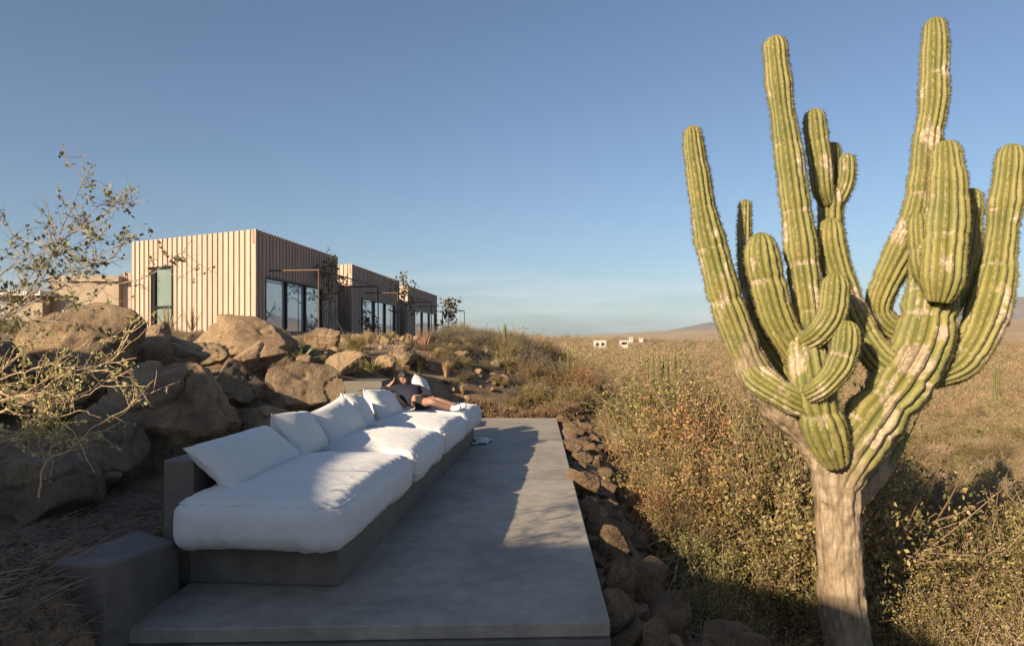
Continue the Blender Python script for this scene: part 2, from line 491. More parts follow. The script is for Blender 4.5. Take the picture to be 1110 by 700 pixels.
lw = empty('low_concrete_wall', (-2.3, 4.2, 0), 0, 'stubby low concrete wall with sloping sides at the near left end of the bench', 'wall')
mb = MB()
def rel(p, o=(-2.3, 4.2, 0)): return tuple(a - b for a, b in zip(p, o))
mb.hexa([rel(p) for p in [(-2.42, 3.56, -.35), (-2.115, 3.56, -.35), (-2.155, 4.44, -.35), (-2.56, 4.64, -.35),
                          (-2.40, 3.58, .44), (-2.13, 3.56, .435), (-2.16, 4.42, .31), (-2.54, 4.62, .325)]])
o = mb.build('wall_block', M_CONC, lw); bevel(o, .015)

# cushions -----------------------------------------------------------
def rounded_cushion(lx, ly, lz, seed, bulge=.03, rc=.10, nx=44, ny=60, nz=12, sag=0.0):
    """rounded box with bulging faces and wrinkles; base at z=0"""
    mb = MB()
    def face(fn, a, b):
        u, v = np.meshgrid(np.linspace(-1, 1, a + 1), np.linspace(-1, 1, b + 1))
        p = fn(u, v).reshape(-1, 3)
        i = np.arange(b)[:, None] * (a + 1); j = np.arange(a)[None, :]
        Fc = np.stack([i + j, i + j + 1, i + a + 2 + j, i + a + 1 + j], -1).reshape(-1, 4)
        return p, Fc
    o1 = lambda u, v: np.stack([u, v, u * 0 + 1], -1)
    o2 = lambda u, v: np.stack([-u, v, u * 0 - 1], -1)
    o3 = lambda u, v: np.stack([u, u * 0 - 1, v], -1)
    o4 = lambda u, v: np.stack([-u, u * 0 + 1, v], -1)
    o5 = lambda u, v: np.stack([u * 0 + 1, u, v], -1)
    o6 = lambda u, v: np.stack([u * 0 - 1, -u, v], -1)
    h = np.array([lx / 2, ly / 2, lz / 2])
    allp = []
    for fn, a, b in ((o1, nx, ny), (o2, nx, ny), (o3, nx, nz), (o4, nx, nz), (o5, ny, nz), (o6, ny, nz)):
        q, Fc = face(fn, a, b)
        q = np.sign(q) * np.abs(q) ** .85
        p = q * h
        core = np.clip(p, -(h - rc), h - rc)
        d = p - core; ln = np.linalg.norm(d, axis=1)[:, None]
        nrm = np.where(ln > 1e-9, d / np.maximum(ln, 1e-9), 0)
        p = core + nrm * rc
        nx_, ny_, nz_ = q[:, 0], q[:, 1], q[:, 2]
        top = (nrm[:, 2] > .3) * 1.0
        p[:, 2] += top * bulge * (1 - nx_ ** 2) * (1 - np.abs(ny_) ** 2.5) * 1.2
        side = (1 - nz_ ** 2)
        p[:, 0] += np.sign(nrm[:, 0]) * (np.abs(nrm[:, 0]) > .5) * .035 * side * (1 - ny_ ** 4)
        p[:, 1] += np.sign(nrm[:, 1]) * (np.abs(nrm[:, 1]) > .5) * .030 * side * (1 - nx_ ** 4)
        # soft lumps and drag wrinkles
        w = .009 * fbm(p * np.array([2.6, 2.2, 3]), seed, 3) + .010 * (1 - np.abs(vnoise(p * np.array([5.5, 11, 3.0]) + 9 * vnoise(p * 1.3, seed + 4)[:, None] * .5, seed + 2))) ** 3
        edge = np.clip(np.abs(nx_), 0, 1) ** 6 + np.clip(np.abs(ny_), 0, 1) ** 6
        cr = .0025 * edge * np.sin((p[:, 0] + p[:, 1]) * 55 + 6 * vnoise(p * 2, seed + 8)) * (np.abs(nrm[:, 2]) > .3)
        p = p + nrm * (w + cr)[:, None]
        low = (nz_ < -.5) * (.03 * vnoise(np.stack([p[:, 0] * 1.3, p[:, 1] * 1.3, p[:, 2] * 0], -1), seed + 6))
        p[:, 2] += np.abs(low) + h[2] + .008 * (nz_ < -.5)
        # the soft skirt sags over the edge of the seat
        out = np.maximum(sst(-(h[1] - .17), -(h[1] - .05), p[:, 1]) * sag, sst(h[0] - .075, h[0] - .02, p[:, 0]))
        p[:, 2] -= .045 * out * (nz_ < -.2) * np.clip(-nz_ * 1.4, 0, 1)
        mb.add(p, Fc)
    # welded piping around the top and the bottom edge
    pipes = []
    for zz, off in ((lz - .024, -.012),):
        k = []
        r = rc
        infl = lambda x, y: (x * (1 + .0), y)
        for cx, cy, a0 in ((1, 1, 0), (-1, 1, 90), (-1, -1, 180), (1, -1, 270)):
            for t in range(0, 91, 15):
                a = R(a0 + t)
                k.append((cx * (lx / 2 - r) + (r - .018 + off) * math.cos(a), cy * (ly / 2 - r) + (r - .018 + off) * math.sin(a), zz))
        k.append(k[0])
        pipes.append(k)
    return mb, pipes

cush = [(.0 - .20, 1.72), (1.74, 3.30), (3.32, 4.90), (4.92, 6.62)]
wear = ['nearest plump white seat cushion on the concrete bench, beside the low wall',
        'second white seat cushion from the near end, lit by a sun patch',
        'third white seat cushion from the near end, next to the person\'s legs',
        'farthest white seat cushion at the far end of the bench, beyond the person\'s foot']
bm_ = Matrix.Translation((-1.13, 4.45, 0)) @ Matrix.Rotation(-BA, 4, 'Z')
for k, (a, b) in enumerate(cush):
    x0, x1 = -1.00, .10
    if k == 0: x0, a = -1.02, -.25
    lx = x1 - x0; ly = b - a - .035
    mb, pipes = rounded_cushion(lx, ly, .292, 40 + k * 7, bulge=[.075, .085, .08, .065][k], sag=1.0 if k == 0 else 0.0)
    c = bm_ @ Vector(((x0 + x1) / 2, (a + b) / 2, .300))
    root = empty('seat_cushion', c, -BA + R([0, .8, -.6, .4][k]), wear[k], 'cushion', 'white seat cushions in a row on the concrete bench')
    o = mb.build('cover', M_FAB, root, smooth=True)
    wl = o.modifiers.new('w', 'WELD'); wl.merge_threshold = .002
    pm = MB()
    for kk in pipes:
        pm.tube(kk, .006, 6, cap=False)
    pm.build('piping', M_FAB, root, smooth=True)

def pillow_mesh(w, h, t, seed, n=36):
    u, v = np.meshgrid(np.linspace(-1, 1, n + 1), np.linspace(-1, 1, n + 1))
    cor = (u ** 2) * (v ** 2)
    X = u * w / 2 * (1 - .07 * (1 - np.abs(v) ** 2.2) * np.abs(u) ** 3); Z = v * h / 2 * (1 - .09 * (1 - np.abs(u) ** 2.2) * np.abs(v) ** 3)
    th = t / 2 * ((1 - np.abs(u) ** 3.4) * (1 - np.abs(v) ** 3.4)) ** .5
    mb = MB()
    for s in (1, -1):
        q = np.stack([X, Z, th * 0 + s], -1)
        wr = .12 * fbm(q * 4, seed + s, 3) + .10 * np.sin(10 * np.arctan2(np.abs(v), np.abs(u)) + 5 * vnoise(q * 2, seed)) * (np.abs(u) ** 2 + np.abs(v) ** 2) * .5
        yy = s * (th * (1 + wr) + .002)
        yy = yy - 0.0
        p = np.stack([X, yy, Z], -1).reshape(-1, 3)
        i = np.arange(n)[:, None] * (n + 1); j = np.arange(n)[None, :]
        Fc = np.stack([i + j, i + j + 1, i + n + 2 + j, i + n + 1 + j], -1).reshape(-1, 4)
        if s > 0: Fc = Fc[:, ::-1]
        mb.add(p, Fc)
    # edge strip
    e = [(0, j) for j in range(n)] + [(i, n) for i in range(n)] + [(n, j) for j in range(n, 0, -1)] + [(i, 0) for i in range(n, 0, -1)]
    k = (n + 1) ** 2
    mb.f.extend([tuple([e[i][0] * (n + 1) + e[i][1], e[(i + 1) % len(e)][0] * (n + 1) + e[(i + 1) % len(e)][1],
                        k + e[(i + 1) % len(e)][0] * (n + 1) + e[(i + 1) % len(e)][1], k + e[i][0] * (n + 1) + e[i][1]]) for i in range(len(e))])
    mb.m.extend([0] * len(e))
    edge = [(X[a, b], 0, Z[a, b]) for a, b in e]; edge.append(edge[0])
    return mb, edge

# (along-bench centre, x offset from the bench front, z centre, width, height, thickness, lean, yaw, roll)
pil = [(.60, -.88, .745, 1.22, .45, .22, 50, 0, 0, 'nearest white back cushion, wide and leaning flat against the concrete backrest'),
       (1.60, -.90, .765, .80, .46, .28, 32, 7, 5, 'white back cushion propped second from the near end of the bench'),
       (2.44, -.86, .765, .93, .47, .27, 38, -8, -8, 'white back cushion third from the near end, its corner sticking up'),
       (3.33, -.92, .78, .72, .46, .26, 28, 9, 9, 'white back cushion fourth from the near end, pressed between two others'),
       (4.35, -.88, .77, 1.0, .47, .24, 33, 2, 6, 'white back cushion right in front of the person\'s elbow'),
       (6.25, -.80, .80, .62, .50, .24, 15, 6, 12, 'white back cushion behind the person at the far end of the bench')]
for (yc, xo, zc, w, h, t, lean, yaw, roll, lab) in pil:
    mb, edge = pillow_mesh(w, h, t, int(yc * 10))
    c = bm_ @ Vector((xo, yc, zc))
    root = empty('back_cushion', c, 0, lab, 'cushion', 'white back cushions leaning on the bench back wall')
    # local X runs along the bench (world +Y), local Y is the thickness, top leans to -X
    m = Matrix.Rotation(-BA + R(90 + yaw), 4, 'Z') @ Matrix.Rotation(R(-lean), 4, 'X') @ Matrix.Rotation(R(roll), 4, 'Y')
    root.rotation_euler = m.to_euler()
    o = mb.build('cover', M_FAB, root, smooth=True)
    pm = MB(); pm.tube(edge, .0055, 6, cap=False); pm.build('piping', M_FAB, root, smooth=True)

# crumpled towel on the floor by the bench
mb = MB(); n = 30
u, v = np.meshgrid(np.linspace(-1, 1, n + 1), np.linspace(-1, 1, n + 1))
rr = np.sqrt(u ** 2 + v ** 2)
z = .055 * np.exp(-(rr * 1.3) ** 2) + .028 * np.abs(fbm(np.stack([u * 2.2, v * 2.2, u * 0], -1), 77, 3)) * (1.2 - .5 * rr)
ang = np.arctan2(v, u); sh = 1 + .2 * np.sin(3 * ang + 1) + .12 * np.sin(5 * ang)
pt = np.stack([u * .13 * sh, v * .30 * sh, z], -1).reshape(-1, 3)
bt = pt.copy(); bt[:, 2] -= .012
i = np.arange(n)[:, None] * (n + 1); j = np.arange(n)[None, :]
Fc = np.stack([i + j, i + j + 1, i + n + 2 + j, i + n + 1 + j], -1).reshape(-1, 4)
mb.add(pt, Fc); mb.add(bt, Fc[:, ::-1])
o = mb.build('towel', M_FAB, smooth=True, loc=(-.48, 10.9, .014)); tag(o, 'small white cloth dropped on the terrace floor beside the far end of the bench', 'cloth')

# ------------------------------------------------------------------ rocks
def ico(sub):
    import bmesh
    bm = bmesh.new(); bmesh.ops.create_icosphere(bm, subdivisions=sub, radius=1)
    v = np.array([x.co[:] for x in bm.verts]); f = np.array([[q.index for q in t.verts] for t in bm.faces]); bm.free()
    return v, f
ICO = {k: ico(k) for k in (2, 3, 4, 5)}
def rock_mesh(sx, sy, sz, seed, sub=5, facets=9, rough=.5):
    v, f = ICO[sub]; v = v.copy()
    r = np.random.default_rng(seed)
    # rounded core with planes sheared off, like weathered granite
    for k in range(facets):
        d = r.normal(size=3); d[2] *= .8; d /= np.linalg.norm(d)
        c = r.uniform(.42, .86)
        t = v @ d
        ex = np.clip(t - c, 0, None)
        v = v - d[None, :] * (ex * .93)[:, None]
    v = v * np.array([sx, sy, sz])
    s = (sx * sy * sz) ** (1 / 3)
    nrm = v / (np.linalg.norm(v, axis=1)[:, None] + 1e-9)
    q = v / s
    dsp = s * rough * (.26 * fbm(q * 1.1 + seed % 97, seed % 1000, 3) + .13 * fbm(q * 4.5, seed % 1000 + 5, 4))
    crack = np.abs(vnoise(q * 1.6 + 3, seed % 1000 + 11))
    dsp -= s * .10 * np.exp(-(crack / .05) ** 2)
    v = v + nrm * dsp[:, None]
    return v, f
def boulder(px0, px1, py0, py1, Y, label, seed, deep=None, rot=0, tilt=0, name='boulder', group='granite boulders heaped on the slope behind the bench', sub=5):
    w = (px1 - px0) * Y / F; h = (py1 - py0) * Y / F
    c = P((px0 + px1) / 2, (py0 + py1) / 2, Y)
    dp = deep or w * .8
    v, f = rock_mesh(w / 2 * 1.1, dp / 2, h / 2 * 1.14, seed, 5, 10, .5)
    m = (Matrix.Rotation(R(tilt), 3, 'Y') @ Matrix.Rotation(R(rot), 3, 'Z'))
    v = v @ np.array(m.transposed())
    mb = MB(); mb.add(v, f)
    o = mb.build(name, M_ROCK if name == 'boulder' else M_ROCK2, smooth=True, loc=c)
    tag(o, label, 'boulder' if name == 'boulder' else 'rock', group)
    return o

BL = [
 (0, 155, 326, 425, 9.2, 'largest tan boulder at far left under the thorny green bush', 11, 1.5, 10, 5),
 (112, 256, 398, 490, 7.4, 'big rounded orange boulder just left of the bench back wall with sun on its crown', 22, 1.3, 0, 6),
 (45, 148, 430, 530, 6.4, 'tall brown boulder in shade below the dry thorny twigs', 35, .9, 20, 12),
 (-15, 97, 494, 572, 5.7, 'round shaded boulder at the left edge, nearest one to the camera', 43, 1.0, 0, 0),
 (125, 222, 362, 412, 10.5, 'long slanting grey boulder with a sunlit top left edge', 57, 1.6, 0, -14),
 (212, 315, 345, 392, 13.5, 'broad rough tan outcrop right below the corner of the timber house', 61, 2.0, 0, 4),
 (243, 316, 369, 404, 11.4, 'pale cracked boulder below the rough outcrop', 79, 1.2, 0, -8),
 (228, 290, 390, 438, 9.7, 'dark grey boulder between the orange boulder and the big grey boulder', 83, 1.0, 0, 10),
 (268, 372, 388, 465, 8.8, 'big grey boulder behind the second back cushion with a sunlit left shoulder', 97, 1.1, 0, -4),
 (246, 318, 437, 480, 7.9, 'smooth shaded low boulder directly behind the concrete back wall', 101, .8, 0, 0),
 (331, 372, 354, 378, 16, 'round yellow tan boulder in front of the glass doors', 113, .8, 0, 0),
 (355, 404, 382, 409, 13, 'smooth oval tan boulder above the concrete steps', 127, .9, 0, 3),
 (150, 190, 347, 378, 14, 'small mossy boulder in front of the narrow window', 131, .8, 0, 0),
 (-20, 35, 375, 425, 8.2, 'dark boulder at the left edge partly under the largest boulder', 149, 1.0, 0, 0),
 (140, 200, 395, 440, 9.0, 'brown boulder wedged behind the orange boulder', 151, 1.0, 0, 0),
 (477, 502, 374, 398, 18, 'pale upright boulder on the slope above the person', 163, .7, 0, 25),
 (498, 516, 388, 412, 17, 'pale slanted boulder leaning beside the upright one', 173, .5, 0, -40),
 (425, 452, 377, 404, 15, 'yellowish grassy boulder above the person\'s head', 181, .8, 0, 0),
 (318, 356, 376, 404, 14.5, 'brown boulder left of the oval tan boulder', 191, .8, 0, 0),
 (404, 432, 386, 402, 14, 'small flat tan boulder right of the spiky plant', 199, .6, 0, 0),
 (190, 250, 372, 402, 12, 'tan boulder filling the gap below the rough outcrop', 211, 1.0, 0, 0),
 (60, 130, 398, 448, 8.4, 'shaded brown boulder under the right side of the largest boulder', 223, 1.0, 0, 0),
]
for (a, b, c_, d, Y, lab, seed, deep, rot, tilt) in BL:
    boulder(a, b, c_, d, Y, lab, seed, deep, rot, tilt)

# rocks stacked along the right edge of the terrace
r_ = np.random.default_rng(5)
spec = []
yy = 3.4
while yy < 15.5:
    for lane in range(4):
        x = xr(yy) + .16 + lane * .30 + r_.uniform(-.09, .09)
        s = r_.uniform(.11, .25) * (1 if lane < 3 else .8)
        if lane > 2 and r_.random() < .35: continue
        spec.append((x, yy + r_.uniform(-.12, .12), s))
    yy += r_.uniform(.27, .42)
protos = []
for k in range(12):
    v, f = rock_mesh(1, r_.uniform(.5, .85), r_.uniform(.35, .65), 400 + k, 4, 16, .55)
    mb = MB(); mb.add(v, f)
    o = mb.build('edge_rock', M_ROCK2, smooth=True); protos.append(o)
def put_rock(proto, first, x, y, s, label, group, sink=.25, cat='rock', name='edge_rock', zoff=0):
    o = proto if first else proto.copy()
    if not first: COL.objects.link(o)
    o.name = name
    o.location = (x, y, gz(x, y) + s * (.62 - sink) + zoff); o.scale = (s, s, s)
    o.rotation_euler = (r_.uniform(-.35, .35), r_.uniform(-.35, .35), r_.uniform(0, 6.28))
    tag(o, label, cat, group)
    return o
usedp = set()
for (x, y, s) in spec:
    k = int(r_.integers(12)); first = k not in usedp; usedp.add(k)
    zone = 'near corner' if y < 6 else ('middle' if y < 10 else 'far part')
    put_rock(protos[k], first, x, y, s, f'rough brown rock packed on the bank beside the {zone} of the terrace\'s right edge',
             f'rocks banked beside the {zone} of the terrace edge', .5)
for (a, b, c_, d, Y, lab, seed) in [
    (640, 684, 570, 606, 5.9, 'large ochre rock leaning against the terrace edge halfway along', 301),
    (650, 690, 596, 660, 4.9, 'grey rounded rock standing beside the terrace edge', 307),
    (682, 722, 602, 650, 5.2, 'grey brown domed rock just right of the standing rock', 311),
    (640, 690, 640, 690, 4.4, 'brown rock beside the near right corner of the terrace', 313),
    (696, 760, 640, 690, 4.7, 'low brown rock on the dark slope right of the terrace corner', 317),
    (735, 850, 680, 730, 4.4, 'wide pale flat rock at the bottom edge of the picture', 331),
    (690, 735, 672, 720, 4.2, 'reddish brown rock at the bottom edge left of the pale flat rock', 337),
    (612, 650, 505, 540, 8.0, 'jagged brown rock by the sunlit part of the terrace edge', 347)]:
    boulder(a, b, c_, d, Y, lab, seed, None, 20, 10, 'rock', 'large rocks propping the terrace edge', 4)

# small rocks scattered on the sunny slope
sp2 = []
for k in range(170):
    Y = r_.uniform(11.5, 24); px = r_.uniform(60, 560)
    if Y < 14.6 and px > 500: continue
    x = (px - CX) * Y / F
    if x > -1.9 and Y < 14.6: continue
    s = r_.uniform(.05, .2) * (1.2 if r_.random() < .2 else .8)
    sp2.append((x, Y, s))
for k in range(70):
    Y = r_.uniform(14.6, 22); x = r_.uniform(-1.8, 1.8); sp2.append((x, Y, r_.uniform(.06, .2)))
used2 = set(); pr2 = []
for k in range(8):
    v, f = rock_mesh(1, .85, .7, 600 + k, 3, 9, .45)
    mb = MB(); mb.add(v, f); pr2.append(mb.build('slope_rock', M_ROCK, smooth=True))
for (x, y, s) in sp2:
    k = int(r_.integers(8)); first = k not in used2; used2.add(k)
    zone = 'behind the boulders' if x < -4 else ('above the concrete steps' if y < 16 and x < -1.5 else ('beyond the terrace end' if y < 18.1 and x > -1.9 else 'below the timber house'))
    put_rock(pr2[k], first, x, y, s, f'small tan stone lying on the dry slope {zone}', f'small stones on the slope {zone}', .2, 'stone', 'slope_rock')
for (px, py, Y, s) in [(82, 667, 4.05, .055), (40, 640, 4.3, .04), (20, 600, 4.6, .05)]:
    v, f = rock_mesh(s * 1.3, s, s * .8, int(px), 3)
    mb = MB(); mb.add(v, f); c = P(px, py, Y)
    o = mb.build('slope_rock', M_ROCK, smooth=True, loc=(c.x, c.y, gz(c.x, c.y) + s * .4))
    tag(o, {82: 'lone tan stone on the dark soil left of the low concrete wall', 40: 'little stone on the shaded soil at bottom left', 20: 'little stone at the left edge below the nearest boulder'}[px], 'stone')

# ------------------------------------------------------------------ concrete steps on the slope
st = empty('concrete_steps', P(380, 425, 11.5), 0, 'grey concrete steps climbing the slope behind the bench and the person', 'steps')
L0 = st.location
for (a, b, t, Y, dp, h) in [(338, 381, 404, 13.0, 1.0, .35), (368, 414, 413, 12.2, .9, .32), (384, 436, 424, 11.4, .9, .4)]:
    p0 = P(a, t, Y); p1 = P(b, t, Y)
    mb = MB(); mb.box(p0.x - L0.x, p1.x - L0.x, Y - L0.y, Y + dp - L0.y, p0.z - h - L0.z, p0.z - L0.z)
    o = mb.build('step', M_CONC, st); bevel(o, .012)

# ------------------------------------------------------------------ the timber house
HT, HB = 5.72, 1.62
def isect(px, A, d):
    """point on plan line A + t d seen at photo column px"""
    k = (px - CX) / F
    return (k * A[1] - A[0]) / (d[0] - k * d[1])
house = empty('timber_house', (-9.4, 25, HB), 0, 'flat roofed house in three stepped blocks of vertical timber boards with glass doors', 'house')
HO = Vector((-9.4, 25, HB))
def hb(mb, name, m, smooth=False, parent=None):
    mb.v = [v - np.array(HO) for v in mb.v]
    return mb.build(name, m, parent or house, smooth)
def clad(mb, A, d, nrm, length, z0, z1, holes, seed, period=.29):
    """vertical boards with gaps on a plan line; holes: (t0, t1, za, zb)"""
    r = np.random.default_rng(seed)
    A = np.array(A); d = np.array(d); nn = np.array(nrm)
    t = 0
    def piece(t0, t1, za, zb, dep, col):
        o = (*(A + d * t0), za); 
        mb.obox(o, (*(d * (t1 - t0)), 0), (*(nn * dep), 0), (0, 0, zb - za), 0, col)
    while t < length:
        for (a, b, dep) in ((t, t + period * .50, .055), (t + period * .50, t + period * .80, .036), (t + period * .80, t + period, .006)):
            b = min(b, length)
            if b - a < .01: continue
            g = r.uniform(.86, 1.1); col = (g, g * r.uniform(.96, 1.0), g * r.uniform(.92, 1.0))
            if dep < .05: col = tuple(c * .9 for c in col)
            segs = [(z0, z1)]
            for (h0, h1, za, zb) in holes:
                if b > h0 and a < h1:
                    ns = []
                    for (p, q) in segs:
                        if p < za: ns.append((p, min(q, za)))
                        if q > zb: ns.append((max(p, zb), q))
                    segs = ns
            for (p, q) in segs:
                if q - p > .02: piece(a, b, p, q, dep, col)
        t += period
def body(mb, pl, z0, z1):
    n = len(pl)
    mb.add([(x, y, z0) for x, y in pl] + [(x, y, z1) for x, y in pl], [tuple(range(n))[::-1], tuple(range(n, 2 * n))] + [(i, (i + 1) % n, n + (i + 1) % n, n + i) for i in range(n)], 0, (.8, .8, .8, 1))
dL = np.array([-.89, .456]); dL /= np.linalg.norm(dL); nL = np.array([-dL[1], dL[0]]); nL = nL if nL[1] < 0 else -nL
blocks = [((-9.36, 25.0), .105, 8.25, 7.16, [(288, 350, 4.07, 1.92)]),
          ((-8.49, 36.3), .080, 10.2, 4.2, [(393, 429, 4.07, 1.92)]),
          ((-7.62, 50.0), .080, 11.2, 4.2, [(450, 473.5, 4.07, 1.92)])]
for bi, (A, sl, ln, lw_, wins) in enumerate(blocks):
    A = np.array(A); dR = np.array([sl, 1.0]); dR /= np.linalg.norm(dR); nR = np.array([dR[1], -dR[0]])
    ins = .12
    # inner body, set back behind the boards
    c0 = A - nR * ins - nL * ins
    holesR = []
    hw = []
    for (p0, p1, zt, zb) in wins:
        t0 = isect(p0, A, dR); t1 = isect(p1, A, dR)
        t1 = min(t1, ln - .25)
        holesR.append((t0, t1, zb, zt)); hw.append((t0, t1, zb, zt))
    holesL = []
    if bi == 0:
        t1 = isect(165, A, dL); t0 = isect(187, A, dL)
        holesL.append((t0, t1, 2.05, 4.62))
    mb = MB()
    pl = [tuple(A - nR * .16 - nL * .16 + dL * .02), tuple(A + dR * ln - nR * .16), tuple(A + dR * ln + dL * (lw_ + 3)), tuple(A + dL * lw_ - nL * .16)]
    body(mb, pl, HB, HT - .06)
    hb(mb, 'wall', M_WOOD)
    mb = MB()
    # boards sit on battens 4 cm off the body
    clad(mb, A - nR * .075, dR, nR, ln, HB, HT, holesR, 3 + bi)
    clad(mb, A - nL * .075 + dL * .08, dL, nL, lw_, HB, HT, holesL, 13 + bi)
    mb.obox((*(A + dR * ln - nR * .1), HB), (*(nR * .1), 0), (*(dR * .08), 0), (0, 0, HT - HB), 0, (.8, .8, .8, 1))
    # parapet inner lining closes the gap between boards and body
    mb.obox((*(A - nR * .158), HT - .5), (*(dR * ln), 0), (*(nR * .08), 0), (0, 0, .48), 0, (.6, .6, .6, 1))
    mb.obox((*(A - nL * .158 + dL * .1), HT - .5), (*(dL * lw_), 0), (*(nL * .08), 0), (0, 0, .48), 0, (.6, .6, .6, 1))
    hb(mb, 'cladding', M_WOOD)
    mb = MB()
    mb.add([(x, y, HT - .055) for x, y in pl] + [(x, y, HT - .01) for x, y in pl], [(3, 2, 1, 0), (4, 5, 6, 7), (0, 1, 5, 4), (1, 2, 6, 5), (2, 3, 7, 6), (3, 0, 4, 7)])
    hb(mb, 'roof', M_CONC)
    for (t0, t1, zb, zt) in hw:
        fr = MB()
        fw = .09
        def bar(ta, tb, za, zb_, dep=.14, off=-.15):
            fr.obox((*(A + dR * ta + nR * off), za), (*(dR * (tb - ta)), 0), (*(nR * dep), 0), (0, 0, zb_ - za))
        bar(t0, t1, zt - fw, zt); bar(t0, t1, zb, zb + fw)
        npan = 3
        ts = np.linspace(t0, t1, npan + 1)
        for k, tt in enumerate(ts):
            a = max(t0, tt - fw / 2); b = min(t1, tt + fw / 2)
            if k == 0: b = t0 + fw
            if k == npan: a = t1 - fw
            bar(a, b, zb + fw + .001, zt - fw - .001)
        f = hb(fr, 'sliding_door', M_BLACK)
        for k in range(npan):
            g = MB()
            g.obox((*(A + dR * (ts[k] + fw / 2) + nR * -.13), zb + fw * .8), (*(dR * (ts[k + 1] - ts[k] - fw)), 0), (*(nR * .02), 0), (0, 0, zt - zb - fw * 1.7))
            hb(g, 'pane', M_GLASS, parent=f)
    for (t0, t1, zb, zt) in holesL:
        fr = MB(); fw = .09
        def bar2(ta, tb, za, zb_):
            fr.obox((*(A + dL * ta - nL * .15), za), (*(dL * (tb - ta)), 0), (*(nL * .14), 0), (0, 0, zb_ - za))
        bar2(t0, t1, zt - fw, zt); bar2(t0, t1, zb, zb + fw); bar2(t0, t0 + fw, zb + fw + .001, zt - fw - .001); bar2(t1 - fw * 1.5, t1, zb + fw + .001, zt - fw - .001)
        bar2(t0 + fw, t1 - fw * 1.5, 2.95, 3.02)
        f = hb(fr, 'window', M_BLACK)
        g = MB(); g.obox((*(A + dL * (t0 + fw * .8) - nL * .13), zb + fw * .8), (*(dL * (t1 - t0 - fw * 2)), 0), (*(nL * .02), 0), (0, 0, zt - zb - fw * 1.6))
        hb(g, 'pane', M_GLASS2, parent=f)
# recessed link walls between the blocks
mb = MB()
for (x0, y0, x1, y1, x2) in [(-12.5, 33.0, -9.6, 37.5, -15), (-11.5, 46.2, -8.5, 51.5, -14)]:
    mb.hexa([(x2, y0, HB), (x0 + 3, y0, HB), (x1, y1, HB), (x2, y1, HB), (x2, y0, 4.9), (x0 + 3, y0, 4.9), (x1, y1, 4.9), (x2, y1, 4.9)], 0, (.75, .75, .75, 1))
hb(mb, 'link_wall', M_WOOD)
for y0, x0 in ((34.6, -9.25), (48.2, -8.3)):
    fr = MB(); fr.box(x0, x0 + .1, y0, y0 + 1.3, HB + .2, 3.9); f = hb(fr, 'side_window', M_BLACK)
    g = MB(); g.box(x0 + .09, x0 + .115, y0 + .1, y0 + 1.2, HB + .3, 3.8); hb(g, 'pane', M_GLASS, parent=f)
# patio slab and low ledge
mb = MB()
mb.hexa([(-10, 22.4, 1.45), (-6.9, 22.4, 1.45), (-2.6, 62, 1.45), (-9, 62, 1.45), (-10, 22.4, 1.76), (-6.9, 22.4, 1.76), (-2.6, 62, 1.80), (-9, 62, 1.80)])
o = mb.build('patio', M_CONC); tag(o, kind='structure')

# low stone house at the far left
mb = MB(); c = P(60, 340, 33)
root = empty('stone_house', (c.x, 33, 1.9), 0, 'low tan plastered house with a thin flat roof behind the big left boulder', 'house')
def lb(name, m, x0, x1, y0, y1, z0, z1):
    mb = MB(); mb.box(x0 - c.x, x1 - c.x, y0 - 33, y1 - 33, z0 - 1.9, z1 - 1.9); return mb.build(name, m, root)
xa = P(-60, 0, 33).x; xb = P(46, 0, 33).x; xc = P(121, 0, 33).x; xd = P(150, 0, 33).x
lb('wall', M_PLASTER, P(8, 0, 33).x, xb, 33, 38, 1.2, CAMZ + (370 - 322) * 33 / F)
lb('roof', M_WHITE, xa, xb + .3, 32.4, 38.4, CAMZ + (370 - 321) * 33 / F, CAMZ + (370 - 316) * 33 / F)
lb('rear_wall', M_PLASTER, xb + .01, xc, 33.6, 38, 1.2, CAMZ + (370 - 306) * 33.6 / F)
lb('rear_roof', M_PLASTER, xb + .0, xc + .1, 33.4, 38.2, CAMZ + (370 - 305) * 33.4 / F, CAMZ + (370 - 299) * 33.4 / F)
lb('post', M_GREYW, P(0, 0, 33).x, P(6, 0, 33).x, 33.1, 33.3, 1.2, CAMZ + (370 - 322) * 33 / F)
mb = MB(); clad(mb, (xc + .02 - c.x, 33.9 - 33), np.array([1.0, 0.06]), np.array([.06, -1.0]), xd - xc, -.5, CAMZ + (370 - 296) * 33.9 / F - 1.9, [], 91)
mb.box(xc + .02 - c.x, xd - c.x, 1.2, 4, -.5, CAMZ + (370 - 296) * 33.9 / F - 1.9 - .02, 0, (.7, .7, .7, 1))
o = mb.build('timber_wall', M_WOOD, root)

